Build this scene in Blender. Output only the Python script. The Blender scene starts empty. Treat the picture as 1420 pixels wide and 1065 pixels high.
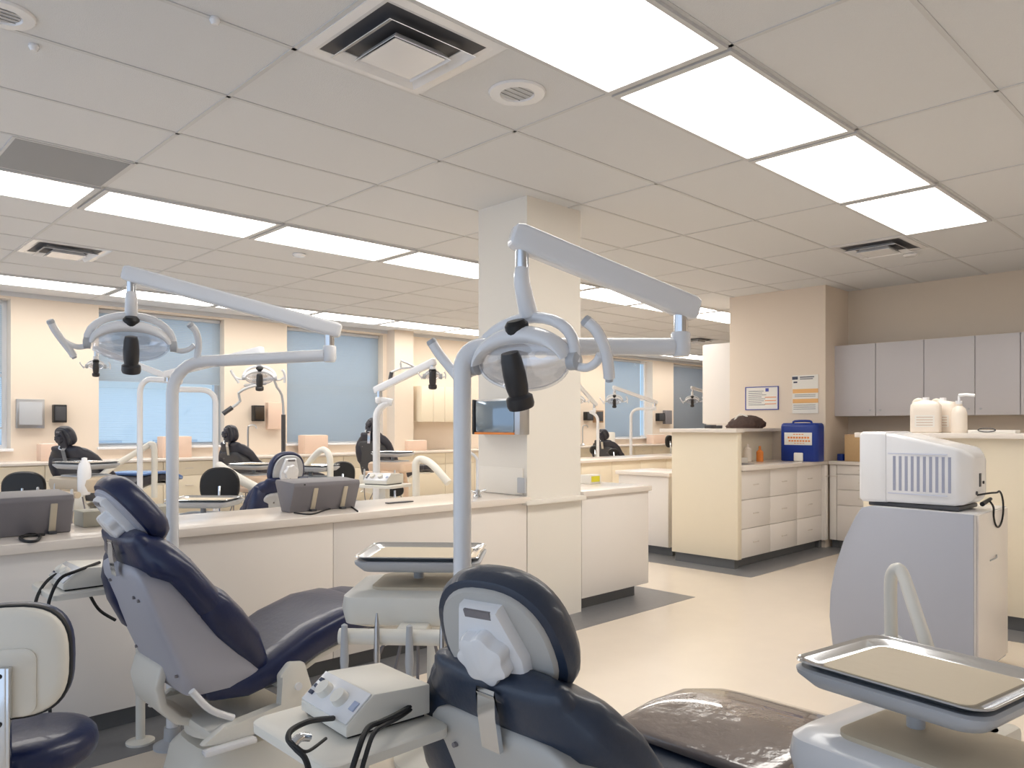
import bpy, bmesh, math, random
from mathutils import Vector, Matrix
R = math.radians
PI = math.pi
random.seed(7)
C = bpy.context.scene.collection

# ------------------------------------------------------------------ camera
F_PX, HOR, TH, HC, CH = 1060.0, 590.0, R(46.0), 1.30, 2.795
CT, ST = math.cos(TH), math.sin(TH)
cam = bpy.data.cameras.new('camera'); camo = bpy.data.objects.new('camera', cam); C.objects.link(camo)
camo.location = (0, 0, HC); camo.rotation_euler = (R(90), 0, TH - R(90))
cam.sensor_width = 36.0; cam.lens = 36.0 * F_PX / 1420.0
cam.shift_y = (HOR - 532.5) / 1420.0
cam.clip_start = 0.05; cam.clip_end = 200
bpy.context.scene.camera = camo

# ------------------------------------------------------------------ light and exposure
sc = bpy.context.scene
sc.view_settings.view_transform = 'Standard'
sc.view_settings.look = 'None'
sc.view_settings.gamma = 1.0
sc.view_settings.exposure = 0.08
PANEL = 8.0
world = bpy.data.worlds.new('sky'); sc.world = world; world.use_nodes = True
wn = world.node_tree.nodes; wn['Background'].inputs[0].default_value = (0.68, 0.81, 1.0, 1)
wn['Background'].inputs[1].default_value = 1.2


def at(px, py, **k):
    """point of the place seen at a photo pixel, on a given plane (x=, y=, z=) or depth (d=)"""
    r = (px - 710) / F_PX; u = (HOR - py) / F_PX
    v = Vector((CT + ST * r, ST - CT * r, u))
    if 'd' in k: t = k['d']
    elif 'z' in k: t = (k['z'] - HC) / v.z
    elif 'x' in k: t = k['x'] / v.x
    else: t = k['y'] / v.y
    p = v * t; p.z += HC
    return p


# ------------------------------------------------------------------ materials
def lin(c):
    return tuple(((x / 255) / 12.92 if x / 255 <= 0.04045 else ((x / 255 + 0.055) / 1.055) ** 2.4) for x in c)


MATS = {}


def mat(name, rgb, rough=0.5, metal=0.0, bump=0.0, bscale=60.0, var=0.0, coat=0.0, spec=0.5, trans=0.0, alpha=1.0, emit=0.0):
    if name in MATS: return MATS[name]
    m = bpy.data.materials.new(name); m.use_nodes = True
    nt = m.node_tree; b = nt.nodes['Principled BSDF']
    col = lin(rgb) + (1,)
    b.inputs['Base Color'].default_value = col
    b.inputs['Roughness'].default_value = rough
    b.inputs['Metallic'].default_value = metal
    b.inputs['Coat Weight'].default_value = coat
    b.inputs['Specular IOR Level'].default_value = spec
    b.inputs['Transmission Weight'].default_value = trans
    b.inputs['Alpha'].default_value = alpha
    if emit:
        b.inputs['Emission Color'].default_value = col; b.inputs['Emission Strength'].default_value = emit
    if bump or var:
        tc = nt.nodes.new('ShaderNodeTexCoord')
        nz = nt.nodes.new('ShaderNodeTexNoise'); nz.inputs['Scale'].default_value = bscale; nz.inputs['Detail'].default_value = 4
        nt.links.new(tc.outputs['Object'], nz.inputs['Vector'])
        if bump:
            bp = nt.nodes.new('ShaderNodeBump'); bp.inputs['Strength'].default_value = bump; bp.inputs['Distance'].default_value = 0.01
            nt.links.new(nz.outputs['Fac'], bp.inputs['Height']); nt.links.new(bp.outputs['Normal'], b.inputs['Normal'])
        if var:
            mx = nt.nodes.new('ShaderNodeMix'); mx.data_type = 'RGBA'
            mx.inputs['A'].default_value = tuple(x * (1 - var) for x in col[:3]) + (1,)
            mx.inputs['B'].default_value = tuple(min(1, x * (1 + var)) for x in col[:3]) + (1,)
            nt.links.new(nz.outputs['Fac'], mx.inputs['Factor']); nt.links.new(mx.outputs['Result'], b.inputs['Base Color'])
    MATS[name] = m
    return m


def emitter(name, col, strength):
    m = bpy.data.materials.new(name); m.use_nodes = True
    nt = m.node_tree; nt.nodes.clear()
    e = nt.nodes.new('ShaderNodeEmission'); o = nt.nodes.new('ShaderNodeOutputMaterial')
    e.inputs[0].default_value = col + (1,); e.inputs[1].default_value = strength
    nt.links.new(e.outputs[0], o.inputs[0]); MATS[name] = m
    return m


def mixed(name, rgb, fac, kind='transp', rough=0.1):
    """thin clear plastic or glass: part transparent, part gloss / translucent"""
    m = bpy.data.materials.new(name); m.use_nodes = True
    nt = m.node_tree; nt.nodes.clear()
    o = nt.nodes.new('ShaderNodeOutputMaterial'); mx = nt.nodes.new('ShaderNodeMixShader')
    mx.inputs[0].default_value = fac
    if kind == 'transp':
        a = nt.nodes.new('ShaderNodeBsdfTransparent'); g = nt.nodes.new('ShaderNodeBsdfGlossy')
        a.inputs[0].default_value = lin(rgb) + (1,)
        g.inputs['Color'].default_value = (1, 1, 1, 1); g.inputs['Roughness'].default_value = rough
    else:
        a = nt.nodes.new('ShaderNodeBsdfDiffuse'); g = nt.nodes.new('ShaderNodeBsdfTranslucent')
        a.inputs[0].default_value = lin(rgb) + (1,); g.inputs[0].default_value = lin(rgb) + (1,)
    nt.links.new(a.outputs[0], mx.inputs[1]); nt.links.new(g.outputs[0], mx.inputs[2]); nt.links.new(mx.outputs[0], o.inputs[0])
    MATS[name] = m
    return m


M_wall = mat('wall_paint', (230, 215, 198), 0.7, bump=0.05, bscale=90)
M_wallw = mat('white_wall_paint', (238, 232, 222), 0.7, bump=0.05, bscale=90)
M_tile = mat('ceiling_tile', (220, 221, 223), 0.9, bump=0.25, bscale=260, var=0.03)
M_tbar = mat('ceiling_grid', (206, 206, 207), 0.5)
M_lam = mat('white_laminate', (240, 233, 226), 0.35, var=0.01, bscale=8)
M_lamc = mat('cream_laminate', (240, 228, 205), 0.4, var=0.01, bscale=8)
M_top = mat('worktop_laminate', (236, 226, 216), 0.22, var=0.02, bscale=200)
M_kick = mat('toe_kick', (104, 105, 107), 0.4)
M_border = mat('grey_vinyl', (128, 128, 130), 0.3, var=0.12, bscale=25)
M_white = mat('white_enamel', (236, 236, 238), 0.22, coat=0.3)
M_plast = mat('warm_white_plastic', (232, 228, 218), 0.38)
M_grey = mat('light_grey_plastic', (186, 188, 192), 0.42)
M_mgrey = mat('mid_grey_plastic', (128, 124, 128), 0.5, bump=0.08, bscale=300)
M_dgrey = mat('dark_grey_plastic', (70, 70, 74), 0.5)
M_black = mat('black_plastic', (22, 22, 24), 0.4)
M_rub = mat('black_rubber', (28, 28, 30), 0.6)
M_lamp = mat('lamp_housing', (50, 48, 50), 0.38)
M_navy = mat('navy_vinyl', (19, 31, 70), 0.36, bump=0.12, bscale=45, var=0.1, coat=0.15)
M_slate = mat('slate_blue_vinyl', (42, 53, 72), 0.38, bump=0.12, bscale=45, var=0.08, coat=0.15)
M_char = mat('charcoal_vinyl', (50, 50, 60), 0.42, bump=0.1, bscale=45)
M_chrome = mat('chrome', (215, 218, 222), 0.12, 1.0)
M_steel = mat('brushed_steel', (190, 190, 192), 0.3, 1.0)
M_brown = mat('brown_vinyl_under_plastic', (122, 112, 108), 0.16, bump=0.9, bscale=12, var=0.22, coat=0.8)
M_paper = mat('tray_paper', (206, 192, 168), 0.6, bump=0.1, bscale=30)
M_cart = mat('blue_grey_panel', (178, 181, 192), 0.5, bump=0.03, bscale=200)
M_upcab = mat('grey_cabinet_laminate', (206, 202, 204), 0.45)
M_blue = mat('blue_plastic', (18, 52, 140), 0.35)
M_kraft = mat('cardboard', (206, 172, 128), 0.8, var=0.05, bscale=30)
M_beige = mat('beige_carton', (232, 204, 184), 0.75)
M_orange = mat('orange_print', (232, 138, 62), 0.6)
M_band = mat('pale_orange_print', (240, 186, 120), 0.6)
M_yellow = mat('yellow_sticker', (232, 222, 60), 0.6)
M_ink = mat('dark_ink', (70, 76, 96), 0.7)
M_pale = mat('paper', (238, 234, 226), 0.7)
M_inkb = mat('blue_ink', (70, 80, 170), 0.7)
M_jug = mat('milky_plastic', (240, 228, 214), 0.35)
M_bluepad = mat('blue_plastic_film', (92, 132, 196), 0.12, bump=0.5, bscale=14, coat=0.7)
M_blind = mixed('blind_slat', (216, 222, 226), 0.62, 'trl')
M_blindg = mixed('grey_blind_slat', (186, 188, 190), 0.42, 'trl')
M_glass = mixed('window_glass', (235, 245, 250), 0.06)
M_lens = mixed('clear_reflector', (232, 234, 240), 0.42, rough=0.16)
M_clear = mixed('clear_shield', (238, 240, 244), 0.12, rough=0.05)
M_diff = emitter('lit_diffuser', (1.0, 0.955, 0.89), PANEL)


# ------------------------------------------------------------------ mesh helpers
class MB:
    def __init__(s): s.bm = bmesh.new()

    def _bev(s, geom_verts, bev, seg=2):
        if bev > 0:
            vs = set(geom_verts)
            es = [e for e in s.bm.edges if e.verts[0] in vs and e.verts[1] in vs]
            bmesh.ops.bevel(s.bm, geom=es, offset=bev, offset_type='OFFSET', segments=seg, profile=0.5, affect='EDGES', clamp_overlap=True)

    def box(s, x0, x1, y0, y1, z0, z1, bev=0.0, M=None, seg=2):
        co = [(x, y, z) for z in (z0, z1) for y in (y0, y1) for x in (x0, x1)]
        vs = [s.bm.verts.new((M @ Vector(c)) if M else c) for c in co]
        for f in ((0, 2, 3, 1), (4, 5, 7, 6), (0, 1, 5, 4), (2, 6, 7, 3), (0, 4, 6, 2), (1, 3, 7, 5)):
            s.bm.faces.new([vs[i] for i in f])
        s._bev(vs, bev, seg)
        return s

    def cbox(s, c, sx, sy, sz, bev=0.0, M=None):
        return s.box(c[0] - sx / 2, c[0] + sx / 2, c[1] - sy / 2, c[1] + sy / 2, c[2] - sz / 2, c[2] + sz / 2, bev, M)

    def loft(s, loops, cap=True, close=False):
        rings = [[s.bm.verts.new(p) for p in lp] for lp in loops]
        n = len(rings[0])
        prs = list(zip(rings[:-1], rings[1:]))
        if close: prs.append((rings[-1], rings[0]))
        for a, b in prs:
            for i in range(n):
                j = (i + 1) % n
                s.bm.faces.new((a[i], a[j], b[j], b[i]))
        if cap and not close:
            s.bm.faces.new(rings[0][::-1]); s.bm.faces.new(rings[-1])
        return s

    def prism(s, poly, a0, a1, axis='y', bev=0.0, M=None):
        """poly in the plane across axis: y -> (x,z), x -> (y,z), z -> (x,y)"""
        def P(u, v, a):
            p = {'y': (u, a, v), 'x': (a, u, v), 'z': (u, v, a)}[axis]
            return (M @ Vector(p)) if M else p
        r0 = [s.bm.verts.new(P(u, v, a0)) for u, v in poly]; r1 = [s.bm.verts.new(P(u, v, a1)) for u, v in poly]
        n = len(poly)
        for i in range(n):
            j = (i + 1) % n
            s.bm.faces.new((r0[i], r0[j], r1[j], r1[i]))
        s.bm.faces.new(r0[::-1]); s.bm.faces.new(r1)
        s._bev(r0 + r1, bev)
        return s

    def tube(s, pts, r, n=12, closed=False, smooth=0, r2=None, flat=1.0):
        P = [Vector(p) for p in pts]
        if smooth:
            Q = []; m = len(P)
            rng = range(m if closed else m - 1)
            for i in rng:
                p0 = P[(i - 1) % m] if closed or i > 0 else P[0]
                p1 = P[i]; p2 = P[(i + 1) % m]
                p3 = P[(i + 2) % m] if closed or i + 2 < m else P[-1]
                for k in range(smooth):
                    t = k / smooth
                    Q.append(0.5 * ((2 * p1) + (-p0 + p2) * t + (2 * p0 - 5 * p1 + 4 * p2 - p3) * t * t + (-p0 + 3 * p1 - 3 * p2 + p3) * t ** 3))
            if not closed: Q.append(P[-1])
            P = Q
        m = len(P); loops = []
        up = None
        for i, p in enumerate(P):
            if closed: t = (P[(i + 1) % m] - P[i - 1])
            else: t = P[min(i + 1, m - 1)] - P[max(i - 1, 0)]
            if t.length < 1e-9: t = Vector((0, 0, 1))
            t.normalize()
            if up is None:
                up = Vector((0, 0, 1)) if abs(t.z) < 0.9 else Vector((1, 0, 0))
            a = (up - t * up.dot(t))
            if a.length < 1e-6: a = t.orthogonal()
            a.normalize(); b = t.cross(a); up = a
            rr = r if r2 is None else r + (r2 - r) * i / max(1, m - 1)
            loops.append([p + (a * math.cos(2 * PI * k / n) * flat + b * math.sin(2 * PI * k / n)) * rr for k in range(n)])
        return s.loft(loops, cap=True, close=closed)

    def cyl(s, p0, p1, r0, r1=None, n=20):
        r1 = r0 if r1 is None else r1
        p0 = Vector(p0); p1 = Vector(p1); t = (p1 - p0).normalized(); a = t.orthogonal().normalized(); b = t.cross(a)
        L = lambda p, r: [p + (a * math.cos(2 * PI * k / n) + b * math.sin(2 * PI * k / n)) * r for k in range(n)]
        return s.loft([L(p0, r0), L(p1, r1)])

    def lathe(s, prof, c=(0, 0, 0), n=28, ax=None, sx=1, sy=1):
        """prof: (radius, height); ax optional axis vector"""
        c = Vector(c); t = Vector(ax or (0, 0, 1)).normalized()
        a = t.orthogonal().normalized() if ax else Vector((1, 0, 0)); b = t.cross(a)
        return s.loft([[c + t * h + (a * math.cos(2 * PI * k / n) * sx + b * math.sin(2 * PI * k / n) * sy) * max(r, 1e-4) for k in range(n)] for r, h in prof])

    def lens(s, c, u, v, nrm, a, b, steps, e=2.6, n=40, skew=0.0):
        """stack of superellipse outlines along nrm: steps = (offset, scale)"""
        c = Vector(c); u = Vector(u).normalized(); v = Vector(v).normalized(); nrm = Vector(nrm).normalized()
        loops = []
        for off, scl in steps:
            lp = []
            for k in range(n):
                q = 2 * PI * k / n; cc, ss = math.cos(q), math.sin(q)
                x = a * math.copysign(abs(cc) ** (2 / e), cc); y = b * math.copysign(abs(ss) ** (2 / e), ss)
                x *= (1 + skew * y / b)
                lp.append(c + u * x * scl + v * y * scl + nrm * off)
            loops.append(lp)
        return s.loft(loops)

    def pad(s, st, e=3.6, n=36, ends=True, y0=0.0):
        """upholstery lofted along a spine in the xz plane: (x, z, half width, thickness)"""
        st = [tuple(q) for q in st]
        if ends:
            def ext(p, q):
                dx, dz = p[0] - q[0], p[1] - q[1]; L = math.hypot(dx, dz); dx /= L; dz /= L
                o = []
                for g, w, t in ((0.22, 0.975, 0.86), (0.38, 0.93, 0.62), (0.45, 0.88, 0.3)):
                    o.append((p[0] + dx * g * p[3], p[1] + dz * g * p[3], p[2] * w, p[3] * t))
                return o
            st = ext(st[0], st[1])[::-1] + st + ext(st[-1], st[-2])
        loops = []
        m = len(st)
        for i, (x, z, w, t) in enumerate(st):
            a = st[max(0, i - 1)]; b = st[min(m - 1, i + 1)]
            T = Vector((b[0] - a[0], 0, b[1] - a[1])).normalized(); N = Vector((-T.z, 0, T.x))
            lp = []
            for k in range(n):
                q = 2 * PI * k / n; cc, ss = math.cos(q), math.sin(q)
                lp.append(Vector((x, y0, z)) + Vector((0, 1, 0)) * w * math.copysign(abs(cc) ** (2 / e), cc) + N * (t / 2) * math.copysign(abs(ss) ** (2 / e), ss))
            loops.append(lp)
        return s.loft(loops)

    def build(s, name, m, parent=None, ang=38):
        bm = s.bm
        bmesh.ops.recalc_face_normals(bm, faces=bm.faces)
        for f in bm.faces: f.smooth = True
        for e in bm.edges:
            if len(e.link_faces) == 2:
                e.smooth = e.calc_face_angle(0) < R(ang)
        me = bpy.data.meshes.new(name); bm.to_mesh(me); bm.free()
        me.materials.append(m)
        o = bpy.data.objects.new(name, me); C.objects.link(o)
        if parent is not None: o.parent = parent
        return o


def tag(o, label, cat, group=None, kind=None):
    if label: o['label'] = label
    if cat: o['category'] = cat
    if group: o['group'] = group
    if kind: o['kind'] = kind
    return o


def thing(name, label, cat, loc=(0, 0, 0), rz=0.0, group=None):
    o = bpy.data.objects.new(name, None); C.objects.link(o); o.empty_display_size = 0.1
    o.location = loc; o.rotation_euler = (0, 0, rz)
    return tag(o, label, cat, group)


def struct(name, mb, m, label=None):
    o = mb.build(name, m); o['kind'] = 'structure'
    if label: o['label'] = label
    return o


def copy_tree(o, loc=None, rz=None, label=None):
    def cp(a, par):
        c = a.copy(); C.objects.link(c); c.parent = par
        for ch in KIDS.get(a.name, []): cp(ch, c)
        return c
    c = cp(o, None)
    if loc is not None: c.location = loc
    if rz is not None: c.rotation_euler = (0, 0, rz)
    if label: c['label'] = label
    return c


KIDS = {}


def note_kids():
    KIDS.clear()
    for a in bpy.data.objects:
        if a.parent: KIDS.setdefault(a.parent.name, []).append(a)

# ================================================================== THE SETTING
GX, GY, SX, SY = 0.265, 2.78, 1.2192, 0.6096      # ceiling grid origin and steps
WY = 10.05                                          # window wall
struct('floor', MB().box(-3, 18, -4.5, WY, -0.1, 0), mat('floor_vinyl', (238, 225, 208), 0.22, bump=0.015, bscale=6, var=0.03, coat=0.25))
struct('ceiling', MB().box(-3, 18, -4.6, WY + 0.3, CH, CH + 0.12), M_tile)
g = MB()
for i in range(-2, 15):
    x = GX + SX * i; g.box(x - 0.010, x + 0.010, -2.9, WY, CH - 0.004, CH + 0.001)
for k in range(-9, 12):
    y = GY + SY * k; g.box(-2.9, 17.9, y - 0.010, y + 0.010, CH - 0.004, CH + 0.001)
struct('trim_1', g, M_tbar, 'thin metal grid of the suspended ceiling')


def wx(px): return at(px, 600, y=WY).x


wins = [(wx(-75), wx(15)), (wx(137), wx(311)), (wx(398), wx(531)), (wx(839), wx(905)), (wx(934), wx(1000))]
ZS, ZT = 1.03, 2.72
w = MB(); x = -2.0
for a, b in wins:
    w.box(x, a, WY, WY + 0.3, 0, CH); w.box(a, b, WY, WY + 0.3, 0, ZS); w.box(a, b, WY, WY + 0.3, ZT, CH); x = b
w.box(x, 18, WY, WY + 0.3, 0, CH)
struct('wall_back', w, M_wall)
struct('wall_right', MB().box(8.62, 8.75, -4.5, 4.6, 0, CH), mat('taupe_wall_paint', (222, 208, 190), 0.7, bump=0.05, bscale=90))
struct('wall_rear_right', MB().box(8.62, 18, 4.6, 4.72, 0, CH), M_wall)
struct('wall_front', MB().box(-3, 8.75, -4.62, -4.5, 0, CH), M_wall)
struct('wall_far_end', MB().box(17.9, 18, 4.72, WY, 0, CH), M_wall)
struct('trim_2', MB().box(-2, 18, WY - 0.03, WY, CH - 0.05, CH - 0.001), M_tbar, 'white ceiling edge strip above the windows')
for n, (a, b) in enumerate(wins):
    o = struct('window_%d' % (n + 1), MB().box(a, b, WY + 0.22, WY + 0.226, ZS, ZT), M_glass)
    f = MB(); y0, y1 = WY + 0.2, WY + 0.28
    f.box(a, a + 0.05, y0, y1, ZS, ZT).box(b - 0.05, b, y0, y1, ZS, ZT).box(a + 0.05, b - 0.05, y0, y1, ZS, ZS + 0.05).box(a + 0.05, b - 0.05, y0, y1, ZT - 0.05, ZT)
    f.box(a + 0.05, b - 0.05, y0 + 0.01, y1 - 0.01, 1.85, 1.89)
    f.build('window_frame', M_white, o)
    MB().box(a - 0.02, b + 0.02, WY - 0.04, WY + 0.2, ZS - 0.02, ZS + 0.012, 0.004).build('window_sill', M_white, o)
# column in the divider, pillar by the island
CX0, CX1, CY0, CY1 = 3.52, 4.05, 3.505, 3.98
struct('wall_column', MB().box(CX0, CX1, CY0, CY1, 0, CH), M_wallw, 'square cream column rising from the divider')
struct('wall_pillar', MB().box(8.04, 8.62, 3.53, 4.66, 0, CH), M_wall, 'broad cream pillar with two notices on it')
# grey vinyl strips in the floor round the counters
g = MB()
g.box(-2, 5.02, 3.20, 4.2, 0, 0.0015)
g.box(6.0, 8.2, 3.28, 4.4, 0, 0.0016).box(7.8, 8.62, -2.4, 3.28, 0, 0.0016).box(6.0, 6.6, 4.4, 5.4, 0, 0.0016)
g.box(5.36, 6.6, -1, 1.75, 0, 0.0016)
struct('trim_3', g, M_border, 'grey vinyl floor strip round the counters')
g = MB().box(-2, 16, WY - 0.9, WY, 0, 0.0015)
struct('trim_4', g, M_border, 'grey vinyl floor strip along the window wall')
struct('trim_5', MB().box(8.60, 8.62, -2.4, 3.5, 0, 0.1), M_kick, 'dark skirting of the right wall')
# outside: facade across the street
ob = thing('building', 'pale building seen through the slats of the second window from the left', 'building', (3.5, 22, 0))
MB().box(-14, 16, 0, 6, -8, 2.3).build('wall', mat('outside_wall', (252, 252, 250), 0.8), ob)
f = MB()
for i in range(-6, 8):
    f.box(i * 2.0, i * 2.0 + 1.2, -0.05, 0.02, -1.0, 0.9)
f.build('window_row', mat('outside_windows', (206, 216, 226), 0.2), ob)
MB().box(-14.2, 16.2, -0.3, 6.2, 2.3, 2.6).build('roof_edge', M_pale, ob)

# window blinds
blab = ['blue-grey blind in the window at the left edge of the picture', 'blue-grey slatted blind of the window behind the left lamp, lower slats open',
        'blue-grey closed blind of the window left of the column', 'pale grey blind of the window right of the column', 'darker grey blind of the rightmost window']
for n, (a, b) in enumerate(wins):
    o = thing('window_blind', blab[n], 'blind', ((a + b) / 2, WY + 0.12, 0), group='blinds in the window recesses')
    hw = (b - a) / 2 - 0.012 - (0.05 if n in (0, 3) else 0)
    if n == 3: o.location.x -= 0.13; hw -= 0.11
    s = MB(); z = ZS + (0.26 if n == 0 else 0.04)
    while z < ZT - 0.05:
        opn = (n == 1 and z < 1.85) or (n == 0 and z < 1.9)
        tl = R(4 if opn else 62)
        dy, dz = 0.0125 * math.cos(tl), 0.0125 * math.sin(tl)
        s.prism([(-dy, z - dz), (dy, z + dz), (dy, z + dz + 0.001), (-dy, z - dz + 0.001)], -hw, hw, 'x')
        z += 0.023
    s.build('slats', M_blindg if n == 4 else M_blind, o)
    MB().box(-hw, hw, -0.02, 0.02, ZT - 0.05, ZT - 0.005, 0.003).build('head_rail', M_grey, o)
    MB().box(-hw, hw, -0.012, 0.012, ZS + (0.23 if n == 0 else 0.014), ZS + (0.25 if n == 0 else 0.03), 0.002).build('bottom_rail', M_grey, o)

# ------------------------------------------------------------------ ceiling fittings
ORD = ['first', 'second', 'third', 'fourth', 'fifth', 'sixth', 'seventh', 'eighth', 'ninth', 'tenth', 'eleventh', 'twelfth', 'thirteenth']


def light_proto():
    t = thing('ceiling_light', 'x', 'ceiling light')
    f = MB(); a, b = SX - 0.02, SY - 0.015; w_ = 0.022
    f.box(-a / 2, a / 2, -b / 2, -b / 2 + w_, -0.018, -0.001).box(-a / 2, a / 2, b / 2 - w_, b / 2, -0.018, -0.001)
    f.box(-a / 2, -a / 2 + w_ + 0.012, -b / 2 + w_, b / 2 - w_, -0.018, -0.001).box(a / 2 - w_ - 0.012, a / 2, -b / 2 + w_, b / 2 - w_, -0.018, -0.001)
    f.build('frame', M_tbar, t)
    MB().box(-a / 2 + w_ + 0.012, a / 2 - w_ - 0.012, -b / 2 + w_, b / 2 - w_, -0.012, -0.002).build('diffuser', M_diff, t)
    return t


lp = light_proto(); note_kids(); first = True
for row, k, i0, i1, rn in ((0, -2, 1, 4, 'big near row'), (1, 4, 0, 7, 'middle row'), (2, 10, 0, 12, 'farthest row'), (3, -8, 3, 6, 'added unseen row behind the camera')):  # last row is unseen, added to brighten the column front and right side
    for n, i in enumerate(range(i0, i1 + 1)):
        loc = (GX + SX * (i + 0.5), GY + SY * (k + 0.5), CH)
        lab = 'lit white ceiling panel, %s from the left in the %s' % (ORD[n], rn)
        if first: o = lp; o.location = loc; first = False
        else: o = copy_tree(lp, loc)
        o['label'] = lab; o['group'] = 'lit ceiling panels'


def vent(loc, label):
    t = thing('ceiling_vent', label, 'vent', loc, group='square ceiling air vents')
    def ring(mb, a, b, z0, z1, z2):   # sloping square ring from half size a at z0 to b at z1
        sq = lambda h, z: [(-h, -h, z), (h, -h, z), (h, h, z), (-h, h, z)]
        mb.loft([sq(a, z0), sq(b, z1), sq(b, z1 - 0.003), sq(a, z0 - 0.003)], cap=False, close=True)
    m = MB(); ring(m, 0.295, 0.255, -0.004, -0.006, 0); ring(m, 0.255, 0.235, -0.006, -0.001, 0)
    m.build('frame', M_white, t)
    MB().box(-0.25, 0.25, -0.25, 0.25, -0.003, -0.0012).build('dark_opening', M_dgrey, t)
    m = MB(); ring(m, 0.205, 0.165, -0.038, -0.012, 0); m.build('louvre', M_white, t)
    m = MB(); ring(m, 0.135, 0.11, -0.05, -0.02, 0); m.box(-0.12, 0.12, -0.12, 0.12, -0.05, -0.047); m.build('louvre', M_white, t)
    return t


vent((GX + SX + 0.305, GY - 0.305, CH), 'big square white ceiling vent at the top left of centre')
vent((GX + SX + 0.305, GY + SY * 7.5, CH), 'small-looking square vent on the ceiling at left between two rows of lights')
vent((GX + SX * 5 + 0.305, GY - 0.305, CH), 'square ceiling vent at the end of the near row of lights, at right')
p = at(990, 470, z=CH); vent((GX + SX * round((p.x - GX) / SX) + 0.305, GY + SY * (math.floor((p.y - GY) / SY) + 0.5), CH), 'distant ceiling vent left of the cream pillar')


def speaker(loc, r, label):
    t = thing('ceiling_speaker', label, 'speaker', loc, group='round ceiling speakers')
    MB().lathe([(r * 0.55, -0.004), (r * 0.6, -0.012), (r * 0.95, -0.01), (r, -0.003), (r, -0.0005), (0, -0.0005)]).build('trim_ring', M_white, t)
    m = MB().lathe([(r * 0.56, -0.005), (r * 0.5, -0.0045), (0, -0.0042)])
    m.build('grille', M_grey, t)
    for q in range(4):
        MB().box(-r * 0.5, r * 0.5, -0.004 + (q - 1.5) * r * 0.24, 0.0 + (q - 1.5) * r * 0.24, -0.008, -0.0045).build('bar', M_steel, t)


speaker((GX + SX * 1.5 + 0.305, GY - 0.33, CH), 0.13, 'round recessed ceiling fitting right of the big vent')
p = at(2, 18, z=CH); speaker((p.x, p.y, CH), 0.11, 'round ceiling fitting cut by the top left corner of the picture')
t = thing('return_grille', 'flat dark grey square ceiling panel above the left light row', 'grille', (GX + SX - 0.305, GY + SY * 3.5, CH))
MB().box(-0.295, 0.295, -0.295, 0.295, -0.009, -0.001).build('frame', M_tbar, t)
m = MB()
for q in range(46): m.box(-0.28, 0.28, -0.275 + q * 0.012, -0.270 + q * 0.012, -0.0105, -0.009)
m.build('slats', M_grey, t)
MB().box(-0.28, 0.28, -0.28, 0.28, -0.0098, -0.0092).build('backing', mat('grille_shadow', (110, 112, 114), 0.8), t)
for n, (px, py, lab) in enumerate(((298, 25, 'tiny sprinkler head near the top left of the ceiling'), (47, 62, 'tiny sprinkler head near the left edge of the ceiling'),
                                   (415, 352, 'small smoke detector on the ceiling behind the left light row'), (1262, 352, 'small ceiling detector beyond the right-hand vent'))):
    p = at(px, py, z=CH)
    tag(MB().lathe([(0.018 if n < 2 else 0.055, 0), (0.02 if n < 2 else 0.06, -0.01), (0.012 if n < 2 else 0.045, -0.025), (0, -0.026)]).build('sprinkler_head' if n < 2 else 'smoke_detector', M_white), lab, 'ceiling fitting').location = (p.x, p.y, CH - 0.0005)

# ================================================================== COUNTERS
# the long divider
DX0, DX1, DY0, DY1 = -1.6, 4.84, 3.50, 4.0
t = thing('divider_counter', 'long white waist-high divider running from the left edge to past the column', 'counter', (0, DY0, 0))
b = MB(); b.box(DX0, CX0 - 0.004, 0.02, DY1 - DY0 - 0.02, 0.09, 0.80).box(CX1 + 0.004, DX1, 0.02, DY1 - DY0 - 0.02, 0.09, 0.80)
b.build('body', M_lam, t)
for a, b_ in ((DX0, 0.62), (0.62, 2.09), (2.09, CX0 - 0.006), (CX1 + 0.006, DX1)):
    MB().box(a + 0.0015, b_ - 0.0015, 0.0, 0.02, 0.09, 0.80, 0.002).build('front_panel', M_lam, t)
MB().box(DX0, CX0 - 0.004, 0.06, DY1 - DY0 - 0.06, 0, 0.09).box(CX1 + 0.004, DX1 - 0.1, 0.06, DY1 - DY0 - 0.06, 0, 0.09).build('toe_kick', M_kick, t)
MB().box(DX0, CX0 - 0.004, -0.035, DY1 - DY0 + 0.02, 0.80, 0.84, 0.004).build('worktop', M_top, t)
MB().box(CX1 + 0.004, DX1 + 0.02, -0.02, DY1 - DY0 + 0.02, 0.80, 0.84, 0.004).build('worktop', M_top, t)
struct('trim_6', MB().box(CX0 - 0.05, CX1 + 0.004, CY0 - 0.05, CY0, 0.785, 0.815, 0.003).box(CX0, CX1, CY0 - 0.006, CY0, 0.0, 0.785), M_wallw, 'cream panel and ledge round the foot of the column')
struct('trim_7', MB().box(CX0 - 0.012, CX0, CY0 + 0.03, CY1, 0.845, 1.02, 0.002), M_wallw, 'backsplash at the column')
o = MB().box(-0.02, 0, -0.035, 0.035, -0.05, 0.05, 0.004).build('wall_socket', M_grey); o.location = (CX0 - 0.0125, 3.53, 0.91)
tag(o, 'small grey socket at the foot of the column just above the worktop', 'socket')


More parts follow.
